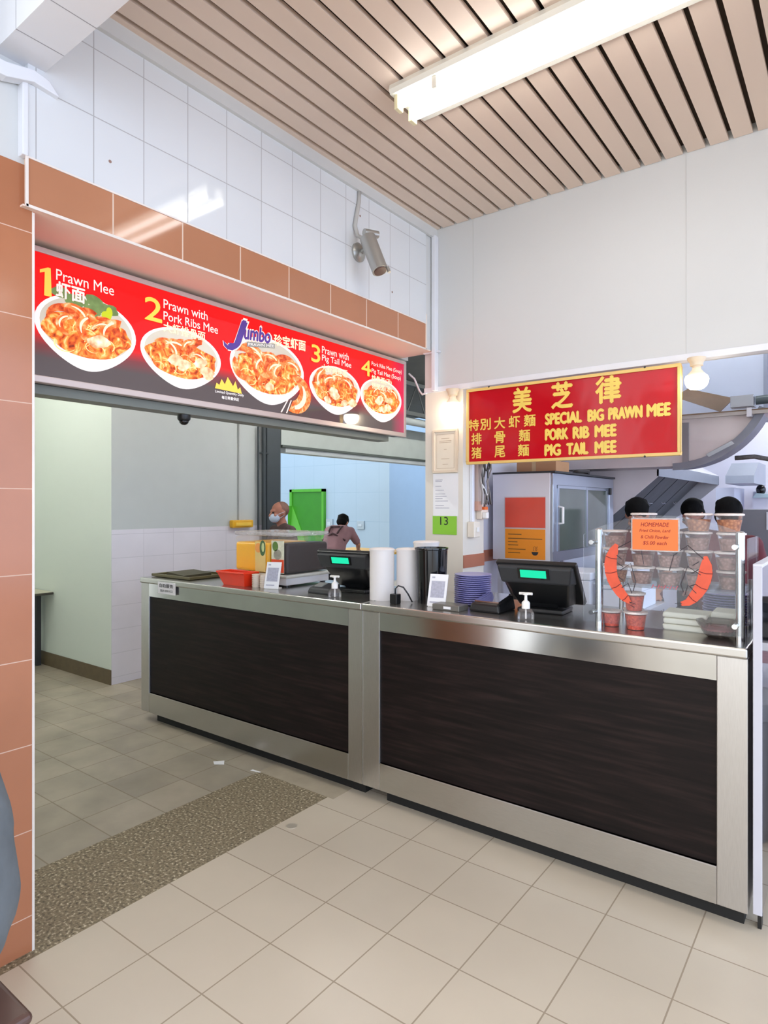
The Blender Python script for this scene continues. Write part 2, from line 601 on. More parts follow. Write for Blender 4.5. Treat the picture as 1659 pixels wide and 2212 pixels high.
# green doorway in the yard wall
GREEN = M('green_door_paint', (48, 128, 20), 0.45, var=0.06)
GREEN_L = M('light_green_frame', (76, 160, 40), 0.45, var=0.05)
d = MB().box((-10.27, 10.12, 0.0), (-10.20, 10.2, 1.87)).box((-9.30, 10.12, 0.0), (-9.24, 10.2, 1.87)).box((-10.27, 10.12, 1.81), (-9.24, 10.2, 1.87))
dr = struct('door_1', d, GREEN_L)
MB().box((-10.20, 10.15, 0.0), (-9.30, 10.2, 1.81)).build('door_panel', GREEN, dr)
MB().hull8([(-10.2, 10.0, 0.05), (-9.45, 10.13, 0.05), (-9.45, 10.15, 0.05), (-10.2, 10.15, 0.05)], [(-10.2, 10.0, 1.5), (-10.19, 10.13, 1.5), (-10.19, 10.15, 1.5), (-10.2, 10.15, 1.5)]).build('shading_wedge', GREEN_L, dr)  # paler wedge puts the doorway's diagonal shading into a solid shape

# dark post and pipes at the corridor corner
struct('trim_15', MB().box((-5.17, 4.60, 0.0), (-5.0, 4.80, 2.55)), DARK_STEEL, bevel=0.01)
mb = MB()
mb.tube([(-4.985, 4.54, 0.0), (-4.985, 4.54, 2.6)], 0.022, 12)
mb.tube([(-4.985, 4.465, 1.2), (-4.985, 4.465, 2.32)], 0.012, 10)
mb.tube([(-4.985, 4.465, 2.05), (-4.985, 4.60, 2.05)], 0.01, 8)
struct('trim_16', mb, DARK_STEEL, smooth=40)

# roof truss seen above the shutter box
mb = MB()
for z in (2.66, 3.04):
    mb.box((-4.66, 3.6, z), (-4.60, 9.5, z + 0.05))
for k in range(14):
    y0 = 3.7 + k * 0.42
    mb.tube([(-4.63, y0, 2.69), (-4.63, y0 + 0.21, 3.06), (-4.63, y0 + 0.42, 2.69)], 0.012, 6)
struct('truss', mb, M('truss_steel', (70, 74, 74), 0.6))
struct('trim_17', MB().tube([(-4.7, 4.0, 2.60), (-4.7, 9.4, 2.60)], 0.05, 14), M('pale_pipe', (172, 178, 176), 0.4), smooth=40)
# light cable down to the pillar
struct('trim_18', MB().tube([(-2.46, 3.55, 2.40), (-2.42, 3.56, 2.36), (-2.36, 3.53, 2.27), (-2.30, 3.475, 2.23), (-2.26, 3.47, 2.235)], 0.006, 8), PVC, smooth=True)

# unseen columns added behind the camera, for reflections in the steel
for k, (cx, cy) in enumerate(((-2.45, -3.4), (3.4, -3.4))):
    struct('reflection_column', MB().box((cx - 0.2, cy - 0.2, 0), (cx + 0.2, cy + 0.2, 3.3)), BROWN_COL)

# ------------------------------------------------------------------ object materials
STEEL = M('brushed_steel', (190, 188, 184), 0.26, 0.95, var=0.05, vs=30, stretch=(1, 1, 14), bump=0.02, bs=40)
STEEL_V = M('brushed_steel_upright', (196, 194, 192), 0.30, 0.95, var=0.05, vs=30, stretch=(14, 14, 1), bump=0.02, bs=40)
STEEL_P = M('polished_steel', (205, 206, 208), 0.12, 1.0, var=0.04)
FASCIA = M('polished_fascia_steel', (186, 186, 184), 0.16, 1.0, var=0.08, vs=5, bump=0.12, bs=3)
STEEL_K = M('satin_kitchen_steel', (206, 206, 212), 0.38, 0.45, var=0.06, vs=4)
WENGE = ramp_mat('dark_wenge_laminate', [(0.3, (14, 9, 8)), (0.5, (24, 16, 15)), (0.7, (38, 27, 25))], 6, rough=0.5, detail=8, stretch=(0.6, 1, 9), spec=0.2)
BLACK = M('black_plastic', (20, 21, 23), 0.38, var=0.1)
BLACK_G = M('gloss_black_plastic', (14, 15, 17), 0.12, var=0.1)
BLACK_M = M('dark_grey_plastic', (44, 46, 49), 0.5, var=0.1)
WHITE_P = M('white_plastic', (236, 234, 230), 0.35, var=0.02)
PAPER = M('white_paper', (238, 238, 240), 0.6, var=0.015)
INK = M('black_ink', (40, 40, 44), 0.7)
GREY_INK = M('pale_grey_print', (176, 176, 190), 0.7, var=0.15, vs=90)
RED_INK = M('red_ink', (150, 40, 30), 0.6)
ORANGE = M('orange_card', (246, 120, 52), 0.45, var=0.03)
AMBER = M('amber_card', (240, 146, 30), 0.45, var=0.03)
RED_CARD = M('orange_red_card', (244, 72, 34), 0.35, var=0.12, vs=5)
GOLD = M('gold_lettering', (242, 208, 96), 0.35, var=0.06, vs=20)
GOLD_F = M('gold_frame', (232, 196, 116), 0.3, var=0.05)
SIGN_RED = M('red_sign_face', (190, 10, 28), 0.12, var=0.08, vs=2, coat=0.0, bump=0.8, bs=5, spec=0.35)
ACRYLIC = clear_mat('clear_acrylic', (250, 252, 253), 0.5, 0.03, (225, 230, 235))
CLEAR_TUB = clear_mat('clear_tub_plastic', (250, 249, 249), 0.4, 0.06, (240, 232, 230))
CLEAR_LID = clear_mat('frosted_lid', (246, 244, 243), 0.4, 0.85, (246, 234, 228))
TANK_LID = clear_mat('tank_lid', (246, 246, 246), 0.3, 0.28, (236, 232, 232))
CLEAR_TANK = clear_mat('clear_tank', (253, 253, 252), 0.10, 0.05, (235, 235, 235))
FROST = M('frosted_stack', (226, 222, 220), 0.45, var=0.02, vs=3)
PURPLE = M('lilac_melamine', (150, 148, 205), 0.3, var=0.05)
PURPLE_L = M('pale_lilac_melamine', (210, 208, 228), 0.3, var=0.04)
RED_BASKET = M('red_basket_plastic', (238, 56, 24), 0.35, var=0.06)
BROWN_BITS = ramp_mat('fried_brown_bits', [(0.0, (220, 160, 110)), (0.45, (188, 118, 76)), (1.0, (130, 74, 48))], 90, rough=0.7, tex='voronoi')
MAUVE_BITS = ramp_mat('fried_shallot_bits', [(0.0, (214, 172, 160)), (0.45, (180, 136, 126)), (1.0, (128, 92, 84))], 90, rough=0.7, tex='voronoi')
CHILLI = ramp_mat('chilli_paste', [(0.0, (246, 108, 72)), (0.5, (228, 76, 48)), (1.0, (176, 48, 32))], 120, rough=0.5, tex='voronoi')
TUBE_GLOW = glow_mat('tube_glow', (1.0, 0.985, 0.95), TUBE_E)
BULB_GLOW = glow_mat('bulb_glow', (1.0, 0.90, 0.72), BULB_E)
KFILL_GLOW = glow_mat('kitchen_fill_glow', (0.93, 0.97, 1.0), KITCHEN_FILL_E)
GREEN_LCD = glow_mat('green_display', (0.02, 0.78, 0.42), 0.9)
BOX_CARD = M('brown_cardboard', (186, 140, 100), 0.7, var=0.06)

# ------------------------------------------------------------------ service counter: two units
YF = 2.547
def counter(xa, xb, px0, px1, label):
    t = thing('service_counter', label, 'counter', ((xa + xb) / 2, 2.87, 0))
    MB().box((xa + 0.01, YF + 0.03, 0.075), (xb - 0.001, 3.18, 0.94)).build('body', STEEL_K, t)
    MB().box((xa, YF - 0.012, 0.962), (xb - 0.001, 3.22, 1.0)).build('worktop', STEEL, t, bevel=0.008, seg=3)
    MB().box((px0 - 0.001, YF, 0.872), (px1 + 0.001, YF + 0.03, 0.962)).build('fascia', FASCIA, t)
    MB().box((px0 - 0.001, YF, 0.065), (px1 + 0.001, YF + 0.03, 0.203)).build('bottom_rail', STEEL, t, bevel=0.002)
    MB().box((xa, YF, 0.065), (px0 - 0.001, YF + 0.04, 0.962)).build('upright', STEEL_V, t, bevel=0.003)
    MB().box((px1 + 0.001, YF, 0.065), (xb - 0.001, YF + 0.04, 0.962)).build('upright', STEEL_V, t, bevel=0.003)
    MB().box((px0, YF + 0.012, 0.2), (px1, YF + 0.03, 0.876)).build('front_panel', WENGE, t)
    MB().box((xa + 0.12, YF + 0.05, 0.0), (xb - 0.02, 3.1, 0.074)).build('shade_block', M('undercounter_shade', (22, 21, 20), 0.7), t)  # solid black block put in for the deep shade under the counter
    mb = MB()
    mb.box((px0, YF - 0.001, 0.198), (px1, YF + 0.012, 0.203))
    mb.build('panel_edge', STEEL_P, t)
    return t

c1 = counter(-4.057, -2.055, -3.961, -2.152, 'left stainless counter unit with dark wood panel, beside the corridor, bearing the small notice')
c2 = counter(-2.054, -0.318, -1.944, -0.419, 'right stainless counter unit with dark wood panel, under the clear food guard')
MB().box((-2.0565, YF - 0.003, 0.07), (-2.0525, YF + 0.0, 0.962)).build('joint_strip', STEEL_P, c2)

# polished end panel at the right end, with a satin white front edge
t = thing('end_panel', 'tall thin polished steel end panel with white front edge, right of the counter', 'panel', (-0.29, 2.87, 0))
MB().box((-0.303, 2.553, 0.08), (-0.277, 3.2, 1.285)).build('panel', M('mirror_steel', (168, 170, 180), 0.07, 1.0, var=0.04), t)
MB().box((-0.304, 2.545, 0.076), (-0.276, 2.553, 1.288)).build('front_edge', M('white_edge_strip', (196, 196, 206), 0.4, var=0.02), t, bevel=0.002)
MB().box((-0.305, 2.553, 1.285), (-0.275, 3.2, 1.297)).build('top_rail', M('white_rail', (214, 214, 222), 0.4), t, bevel=0.002)
for y in (2.62, 3.14):
    MB().box((-0.296, y - 0.02, 0.0), (-0.284, y + 0.02, 0.08)).build('foot', BLACK, t)

# self-service notice on the fascia
t = thing('self_service_notice', 'small white notice with black characters on left end of counter fascia', 'notice', (-3.72, YF, 0.92))
MB().box((-3.835, YF - 0.0145, 0.906), (-3.635, YF - 0.0125, 0.985)).build('card', M('notice_card', (240, 236, 242), 0.5), t, bevel=0.001)
text('lettering', '自助服务', INK, t, (-3.815, YF - 0.0146, 0.949), (0.155, 0.026), bold=0.012)
text('lettering', 'SELF-SERVICE', INK, t, (-3.805, YF - 0.0146, 0.921), (0.14, 0.014), bold=0.015)

# ------------------------------------------------------------------ ceiling tube light
t = thing('tube_light', 'long twin tube light fixed to the slatted ceiling', 'ceiling light', (-0.95, 2.27, 3.283))
LAMP_BODY = M('lamp_enamel', (236, 234, 222), 0.3, var=0.02)
FL0, FL1 = -1.60, -0.36
mb = MB().prism([(2.16, 3.262), (2.165, 3.283), (2.43, 3.283), (2.435, 3.262), (2.33, 3.245), (2.17, 3.245)], 'x', FL0, FL1)
mb.build('tray', LAMP_BODY, t)
MB().tube([(FL0 + 0.03, 2.205, 3.21), (FL1 - 0.03, 2.205, 3.21)], 0.016, 16).build('tube', TUBE_GLOW, t, smooth=40)
MB().tube([(FL0 + 0.03, 2.31, 3.21), (FL1 - 0.03, 2.31, 3.21)], 0.016, 16).build('tube', TUBE_GLOW, t, smooth=40)
for yy in (2.205, 2.31):
    for xx in (FL0 + 0.01, FL1 - 0.03):
        MB().box((xx, yy - 0.022, 3.185), (xx + 0.02, yy + 0.022, 3.246)).build('lamp_holder', M('cream_lampholder', (238, 230, 190), 0.4), t, bevel=0.004)
MB().box((FL0 + 0.2, 2.18, 3.20), (FL0 + 0.225, 2.20, 3.246)).build('starter', LAMP_BODY, t, bevel=0.004)
# two unseen lamps added over the seating to raise the ambient light
fill_right = dup(t, (1.6, 2.27, 3.283), 0, 'added unseen twin tube light further right along the ceiling')
fill_front = dup(t, (0.2, -1.6, 3.29), 0, 'added unseen twin tube light over the seating area in front')

# unseen lamps added to brighten the kitchen and corridor
CFILL_GLOW = glow_mat('corridor_fill_glow', (1.0, 0.99, 0.95), CORRIDOR_FILL_E)
RFILL_GLOW = glow_mat('rear_fill_glow', (0.94, 0.97, 1.0), REAR_FILL_E)
def fill_lamp(loc, rz, label, ln=1.2, glow=None):
    t = thing('fill_lamp', label, 'ceiling light', loc)
    x, y, z = loc
    MB().box((x - ln / 2, y - 0.06, z - 0.05), (x + ln / 2, y + 0.06, z)).build('tray', LAMP_BODY, t)
    MB().tube([(x - ln / 2 + 0.02, y, z - 0.075), (x + ln / 2 - 0.02, y, z - 0.075)], 0.018, 12).build('tube', glow or KFILL_GLOW, t, smooth=40)
    t.rotation_euler = (0, 0, rz)
    return t
fill_lamp((-0.9, 4.6, 3.2), 0, 'added unseen kitchen lamp just behind the white beam')
fill_lamp((-1.0, 7.0, 3.2), 0, 'added unseen kitchen lamp further back by the extractor', glow=RFILL_GLOW)
fill_lamp((-0.4, 9.0, 3.2), 0, 'added unseen kitchen lamp at the rear wall', glow=RFILL_GLOW)
fill_lamp((-4.0, 2.1, 3.1), PI / 2, 'added unseen corridor lamp behind the menu board', glow=CFILL_GLOW)
fill_lamp((-5.6, 1.6, 3.1), 0, 'added unseen corridor lamp near the left side room', glow=CFILL_GLOW)
fill_lamp((-3.6, 4.6, 3.1), PI / 2, 'added unseen corridor lamp nearer the yard', glow=CFILL_GLOW)
fill_lamp((-3.5, 7.0, 3.1), PI / 2, 'added unseen corridor lamp furthest back', glow=CFILL_GLOW)

# ------------------------------------------------------------------ bulbs under the beam
def bulb(x, label):
    y = 3.45
    t = thing('light_bulb', label, 'light bulb', (x, y, 2.235), 'bare bulbs under the white beam')
    MB().lathe([(0.043, 0.0), (0.043, -0.008), (0.034, -0.02), (0.03, -0.028), (0.03, -0.04), (0.02, -0.042), (0.02, -0.055)], (x, y, 2.235), 24).build('socket', M('bulb_socket', (222, 205, 180), 0.4), t, smooth=40)
    MB().lathe([(0.020, -0.05), (0.022, -0.06), (0.034, -0.075), (0.05, -0.092)], (x, y, 2.235), 24).build('collar', M('bulb_collar', (240, 222, 196), 0.4, em=0.15), t, smooth=True)
    MB().lathe([(0.05, -0.091), (0.055, -0.105), (0.054, -0.12), (0.046, -0.140), (0.030, -0.154), (0.0, -0.160)], (x, y, 2.235), 24).build('globe', BULB_GLOW, t, smooth=True)
    return t
bulb(-2.055, 'lit warm bulb left of the red sign, above the framed certificate')
bulb(-0.655, 'lit warm bulb right of the red sign, in front of the duct')

# ------------------------------------------------------------------ security camera on the tiles
t = thing('security_camera', 'silver bullet security camera on the white tile wall', 'camera', (X0, 2.70, 2.90))
ALU = M('camera_aluminium', (176, 176, 172), 0.3, 0.7, var=0.05)
mb = MB()
prof = [(0.0, 0.0), (0.052, 0.0), (0.052, 0.012), (0.036, 0.026), (0.018, 0.034), (0.0, 0.034)]
mb.lathe(prof, (0, 0, 0), 24)
mb.v = [(X0 + v[2], 2.70 + v[0], 2.89 + v[1]) for v in mb.v]
mb.build('wall_base', ALU, t, smooth=40)
mb = MB().tube([(X0 + 0.03, 2.70, 2.89), (X0 + 0.07, 2.69, 2.895), (X0 + 0.10, 2.68, 2.905)], 0.014, 12)
mb.build('arm', ALU, t, smooth=40)
a, b = Vector((X0 + 0.105, 2.655, 2.93)), Vector((X0 + 0.19, 2.655, 2.735))
MB().tube([a, a * 0.9 + b * 0.1, b], 0.043, 24).build('barrel', ALU, t, smooth=40)
dn = (b - a).normalized()
MB().tube([b - dn * 0.004, b + dn * 0.004], 0.034, 20).build('lens_window', M('lens_window', (92, 60, 54), 0.2), t, smooth=40)
MB().tube([b - dn * 0.02 + Vector((0.04, 0.02, 0)), b + dn * 0.012 + Vector((0.04, 0.02, 0))], 0.009, 10).build('hood_knob', ALU, t, smooth=40)
mb = MB().tube([a + Vector((0.0, -0.03, 0.02)), a + Vector((0.03, 0.05, 0.025))], 0.02, 12)
mb.build('hinge', ALU, t, smooth=40)
mb = MB().tube([(X0 + 0.008, 2.705, 3.235), (X0 + 0.01, 2.70, 3.17), (X0 + 0.012, 2.675, 3.08), (X0 + 0.014, 2.66, 3.02), (X0 + 0.02, 2.675, 2.97), (X0 + 0.06, 2.67, 2.945), (X0 + 0.1, 2.655, 2.935)], 0.011, 10)
mb.build('cable', M('grey_cable', (186, 184, 180), 0.5), t, smooth=True)

# little black dome camera under the menu board
t = thing('dome_camera', 'small black dome camera hanging under the menu board', 'camera', (-2.56, 1.83, 1.93))
MB().lathe([(0.0, 0.03), (0.03, 0.03), (0.03, 0.0), (0.026, -0.006)], (-2.56, 1.83, 1.91), 20).build('mount', BLACK, t, smooth=40)
MB().lathe([(0.024, -0.004), (0.02, -0.018), (0.01, -0.026), (0.0, -0.028)], (-2.56, 1.83, 1.91), 20).build('dome', BLACK_G, t, smooth=True)

# ------------------------------------------------------------------ menu board (light box)
XM = -2.47
t = thing('menu_board', 'long red light-box menu board with noodle bowls above the corridor opening', 'menu board', (XM, 2.3, 1.97))
FRAME = M('board_frame', (206, 190, 184), 0.35, 0.4, var=0.03)
mb = MB().box((XM - 0.10, 1.015, 1.972), (XM - 0.004, 3.522, 2.47))
mb.build('case', M('board_case', (96, 98, 98), 0.5), t)
mb = MB().box((XM - 0.03, 1.015, 1.965), (XM + 0.004, 3.53, 1.992)).box((XM - 0.03, 1.015, 2.454), (XM + 0.004, 3.53, 2.476)).box((XM - 0.03, 3.505, 1.992), (XM + 0.004, 3.53, 2.454))
mb.build('frame', FRAME, t, bevel=0.003)
MB().box((XM - 0.14, 1.015, 1.930), (XM - 0.05, 3.4, 1.966)).build('lower_rail', M('board_rail', (120, 124, 116), 0.5), t)
# printed face: red above fading into charcoal below
m, N, L = new_mat('menu_print')
out = N.new('ShaderNodeOutputMaterial')
p = N.new('ShaderNodeBsdfPrincipled')
L.new(p.outputs[0], out.inputs[0])
g = N.new('ShaderNodeNewGeometry')
sp = N.new('ShaderNodeSeparateXYZ')
L.new(g.outputs['Position'], sp.inputs[0])
nz = N.new('ShaderNodeTexNoise')
nz.inputs['Scale'].default_value = 4
hz = math_node(N, L, 'ADD', sp.outputs[2], math_node(N, L, 'MULTIPLY', math_node(N, L, 'SUBTRACT', nz.outputs[0], 0.5), 0.05))
mr = N.new('ShaderNodeMapRange')
mr.inputs[1].default_value = 1.98
mr.inputs[2].default_value = 2.47
L.new(hz, mr.inputs[0])
rp = N.new('ShaderNodeValToRGB')
el = rp.color_ramp.elements
el[0].position, el[1].position = 0.16, 1.0
el[0].color, el[1].color = (*lin((84, 74, 74)), 1), (*lin((232, 10, 16)), 1)
for ps, c in ((0.27, (120, 58, 62)), (0.38, (228, 14, 22))):
    el.new(ps).color = (*lin(c), 1)
L.new(mr.outputs[0], rp.inputs[0])
my = N.new('ShaderNodeMapRange')
my.inputs[1].default_value = 3.36
my.inputs[2].default_value = 3.52
L.new(sp.outputs[1], my.inputs[0])
pcol = mix_rgb(N, L, math_node(N, L, 'MULTIPLY', my.outputs[0], 0.75), rp.outputs[0], lin((198, 44, 96)))
L.new(pcol, p.inputs['Base Color'])
p.inputs['Roughness'].default_value = 0.03
L.new(pcol, p.inputs['Emission Color'])
p.inputs['Emission Strength'].default_value = 0.34
PRINT = m
MB().box((XM - 0.004, 1.015, 1.985), (XM, 3.51, 2.46)).build('printed_face', PRINT, t)

PE = 0.30
P_WHITE = M('print_white', (242, 236, 232), 0.1, em=PE, var=0.02)
P_INNER = M('print_bowl_inside', (206, 198, 180), 0.1, em=PE, var=0.12, vs=5)
P_GOLD = M('print_gold', (246, 206, 84), 0.1, em=PE, var=0.05)
P_CREAM = M('print_cream', (244, 238, 196), 0.1, em=PE, var=0.03)
P_PINKW = M('print_pale_pink', (250, 226, 214), 0.1, em=PE, var=0.03)
P_GREEN = M('print_leaf', (118, 142, 84), 0.1, em=PE * 0.6, var=0.3, vs=20)
P_LIME = M('print_lime', (196, 206, 40), 0.1, em=PE, var=0.1)
P_PURPLE = M('print_violet', (84, 58, 140), 0.1, em=PE, var=0.15, vs=6)
P_PINK = M('print_magenta', (206, 92, 132), 0.1, em=PE, var=0.1)
P_GREY = M('print_grey', (150, 150, 142), 0.1, em=PE * 0.7)
P_SOUP = ramp_mat('print_noodle_soup', [(0.26, (120, 34, 16)), (0.38, (206, 74, 26)), (0.5, (236, 128, 48)), (0.6, (246, 184, 92)), (0.72, (252, 232, 180))], 22, rough=0.1, em=PE, detail=4, distort=1.6)
P_PRAWN = ramp_mat('print_prawn', [(0.3, (212, 66, 26)), (0.47, (240, 116, 50)), (0.6, (248, 170, 104)), (0.75, (254, 232, 200))], 30, rough=0.1, em=PE, detail=3, distort=0.6)
P_PRAWN2 = ramp_mat('print_prawn_dark', [(0.3, (164, 44, 20)), (0.5, (216, 84, 36)), (0.7, (244, 150, 84))], 30, rough=0.1, em=PE, detail=3, distort=0.6)
P_MEAT = ramp_mat('print_meat', [(0.3, (206, 140, 92)), (0.5, (240, 206, 160)), (0.7, (252, 240, 214))], 26, rough=0.1, em=PE, detail=3)
P_NOODLE = M('print_noodle', (252, 226, 150), 0.1, em=PE, var=0.1, vs=20)


def flat(polys, depth):
    """flat printed shapes on the board; polys are (y, z) outlines"""
    mb = MB()
    for i, poly in enumerate(polys):
        xx = XM + depth + i * 0.00004
        mb.add([(xx, y, z) for y, z in poly], [tuple(range(len(poly)))])
    return mb


def ell(cy, cz, a, b, n=40, t0=0.0, t1=2 * PI):
    return [(cy + a * math.cos(t0 + (t1 - t0) * k / n), cz + b * math.sin(t0 + (t1 - t0) * k / n)) for k in range(n if t1 - t0 > 6.2 else n + 1)]


def crescent(cy, cz, r, rot, w=0.5, sweep=3.6, squash=1.0):
    """curled prawn outline"""
    outer, inner = [], []
    n = 14
    for k in range(n + 1):
        s = k / n
        a = rot + sweep * s
        th = r * w * (0.25 + 1.5 * s * (1 - s) + 0.35 * (1 - s))
        outer.append((cy + r * math.cos(a), cz + squash * r * math.sin(a)))
        inner.append((cy + (r - th) * math.cos(a), cz + squash * (r - th) * math.sin(a)))
    return outer + inner[::-1]


def bowl(cy, a, ztop, zrim, zbot, seed, prawns, meats, parent, leaf=False):
    rnd = random.Random(seed)
    cz, b = (ztop + zrim) / 2, (ztop - zrim) / 2
    body = [(cy - a, cz)] + [(cy - a * math.cos(q) * (1 - 0.28 * math.sin(q) ** 2), cz - (cz - zbot) * math.sin(q)) for q in [PI * k / 30 for k in range(1, 30)]] + [(cy + a, cz)]
    bo = flat([body, ell(cy, cz, a, b)], 0.0004).build('printed_bowl', P_WHITE, parent)
    flat([ell(cy, cz + 0.002, a * 0.91, b * 0.9)], 0.0008).build('bowl_inside', P_INNER, bo)
    flat([[(cy + a * 0.87 * math.cos(q) * (1 + 0.05 * math.sin(7 * q + seed)), cz - 0.006 + b * 0.84 * math.sin(q) * (0.62 + 0.05 * math.sin(5 * q) if math.sin(q) > 0 else 1.0)) for q in [2 * PI * k / 48 for k in range(48)]]], 0.0012).build('noodles', P_SOUP, bo)
    if leaf:
        lv = []
        for k in range(9):
            yy, zz = cy - a * 0.12 + rnd.uniform(-0.09, 0.12), cz + b * 0.72 + rnd.uniform(-0.02, 0.035)
            lv.append([(yy + 0.035 * math.cos(q + k) * (1 + 0.25 * math.sin(3 * q)), zz + 0.022 * math.sin(q + k)) for q in [2 * PI * j / 12 for j in range(12)]])
        flat(lv, 0.0016).build('leaves', P_GREEN, bo)
        flat([ell(cy + a * 0.36, cz + b * 0.55, 0.022, 0.02, 12), ell(cy + a * 0.42, cz + b * 0.68, 0.014, 0.022, 12)], 0.002).build('lime', P_LIME, bo)
    nd = []
    for k in range(10):
        yy, zz = cy + rnd.uniform(-0.6, 0.5) * a, cz + rnd.uniform(-0.75, 0.0) * b
        nd.append(crescent(yy, zz, rnd.uniform(0.02, 0.045), rnd.uniform(0, 6.28), 0.16, 3.0, 0.7))
    flat(nd, 0.0022).build('noodle_strands', P_NOODLE, bo)
    dk, pr, hl = [], [], []
    for k in range(prawns):
        yy = cy - a * 0.6 + a * 1.2 * (k + 0.5) / prawns + rnd.uniform(-0.02, 0.02)
        zz = cz + b * rnd.uniform(-0.15, 0.38)
        r = rnd.uniform(0.05, 0.075) * (a / 0.23)
        r *= 1.2
        q0, sw = rnd.uniform(-0.6, 1.6), rnd.uniform(2.4, 3.4)
        (dk if k % 3 == 0 else pr).append(crescent(yy, zz, r, q0, 0.7, sw, 0.8))
        if k % 3:
            hl.append(crescent(yy, zz, r * 0.8, q0 + 0.5, 0.22, sw * 0.55, 0.8))
    flat(dk, 0.0028).build('prawns', P_PRAWN2, bo)
    flat(pr, 0.0036).build('prawns', P_PRAWN, bo)
    for q in hl:
        flat([q], 0.0040).build('prawn_highlight', P_CREAM, bo)
    mt = []
    for k in range(meats):
        yy, zz = cy + rnd.uniform(-0.35, 0.7) * a, cz + rnd.uniform(-0.7, -0.05) * b
        rr = rnd.uniform(0.02, 0.036)
        an = rnd.uniform(0, 3)
        mt.append([(yy + rr * (1 + 0.3 * math.sin(2 * q + an)) * math.cos(q), zz + rr * 0.75 * math.sin(q)) for q in [2 * PI * j / 9 for j in range(9)]])
    if mt:
        flat(mt, 0.0044).build('meat_pieces', P_MEAT, bo)
    return bo


YR, UZ = (0, 1, 0), (0, 0, 1)
D0 = XM + 0.0046
def mtext(body, m, y, z, w, h, bold=0.0, slope=0.0, shear=0.0, dx=0.0):
    text('lettering', body, m, t, (D0 + 0.0012 + dx, y, z), (w, h), YR, UZ, bold, 0.0004, slope, shear)

bowl(1.318, 0.208, 2.335, 2.075, 2.038, 3, 8, 2, t, True)
bowl(1.76, 0.214, 2.305, 2.068, 2.033, 5, 7, 6, t)
bowl(2.286, 0.258, 2.372, 2.066, 2.028, 9, 11, 1, t)
bowl(2.813, 0.226, 2.318, 2.072, 2.037, 12, 7, 6, t)
bowl(3.258, 0.219, 2.314, 2.081, 2.040, 14, 5, 9, t)
# the large prawn held in chopsticks
BP = flat([crescent(2.475, 2.108, 0.122, -2.0, 1.0, 3.8, 0.86)], 0.0052).build('large_prawn', P_PRAWN, t)
flat([crescent(2.47, 2.105, 0.088, -1.6, 0.42, 2.4, 0.9)], 0.0056).build('prawn_highlight', P_CREAM, BP)
flat([crescent(2.285, 2.135, 0.082, 0.5, 0.7, 3.3, 0.8), crescent(2.12, 2.2, 0.08, 2.6, 0.6, 3.0, 0.9)], 0.0050).build('large_prawn', P_PRAWN, t)
flat([[(2.362, 1.998), (2.372, 1.998), (2.470, 2.145), (2.464, 2.147)], [(2.402, 1.998), (2.411, 1.998), (2.445, 2.07), (2.438, 2.072)]], 0.006).build('chopsticks', P_PINKW, t)
flat([[(1.128, 2.388), (1.158, 2.404), (1.168, 2.404), (1.172, 2.295), (1.144, 2.295), (1.146, 2.384), (1.128, 2.376)]], 0.005).build('lettering', P_GOLD, t)
mtext('Prawn Mee', P_PINKW, 1.188, 2.366, 0.235, 0.042, 0.004)
mtext('虾面', P_PINKW, 1.188, 2.302, 0.112, 0.06, 0.03)
mtext('2', P_GOLD, 1.565, 2.306, 0.082, 0.098, 0.02)
mtext('Prawn with', P_PINKW, 1.656, 2.374, 0.236, 0.04, 0.01)
mtext('Pork Ribs Mee', P_PINKW, 1.656, 2.323, 0.296, 0.038, 0.01)
mtext('大虾排骨面', P_CREAM, 1.656, 2.272, 0.222, 0.044, 0.02)
mtext('3', P_GOLD, 2.60, 2.312, 0.07, 0.096, 0.02)
mtext('Prawn with', P_PINKW, 2.686, 2.374, 0.236, 0.04, 0.012)
mtext('Pig Tail Mee', P_PINKW, 2.686, 2.322, 0.26, 0.044, 0.012)
mtext('大虾猪尾面', P_CREAM, 2.684, 2.272, 0.225, 0.042, 0.02)
mtext('4', P_GOLD, 3.045, 2.312, 0.092, 0.096, 0.02)
mtext('Pork Ribs Mee (Soup)', P_PINKW, 3.146, 2.378, 0.325, 0.032, 0.012)
mtext('Pig Tail Mee (Soup)', P_PINKW, 3.146, 2.332, 0.315, 0.034, 0.012)
mtext('排骨面(汤)', P_CREAM, 3.146, 2.284, 0.212, 0.042, 0.02)
mtext('猪尾面(汤)', P_CREAM, 3.146, 2.236, 0.212, 0.042, 0.02)
# swash lettering of the jumbo bowl: pale outline behind violet letters
def jtext(m, grow, dx):
    text('jumbo_lettering', 'J', m, t, (D0 + dx, 2.02 - grow, 2.275 - grow), (0.11 + 2 * grow, 0.145 + 2 * grow), YR, UZ, 0.05 + grow * 2, 0.0004, 0.0, 0.25)
    text('jumbo_lettering', 'umbo', m, t, (D0 + dx, 2.115 - grow, 2.335 - grow), (0.175 + 2 * grow, 0.072 + 2 * grow), YR, UZ, 0.04 + grow * 2, 0.0004, 0.012, 0.15)
    flat([[(y + (grow if k > 5 else -grow) * 0.5, z) for k, (y, z) in enumerate([(1.985, 2.30), (1.99, 2.275), (2.01, 2.262), (2.04, 2.262), (2.07, 2.28), (2.085, 2.32), (2.065, 2.30), (2.04, 2.282), (2.012, 2.282), (1.998, 2.29)])]], 0.0046 + dx).build('jumbo_swash', m, t)
jtext(P_PINKW, 0.008, 0.0)
jtext(P_PURPLE, 0.0, 0.0006)
flat([[(2.132, 2.300), (2.322, 2.328), (2.322, 2.352), (2.132, 2.324)]], 0.0052).build('caption_strip', P_GREY, t)
mtext('PRAWN MEE', P_WHITE, 2.14, 2.306, 0.174, 0.014, 0.01, 0.025, 0, 0.001)
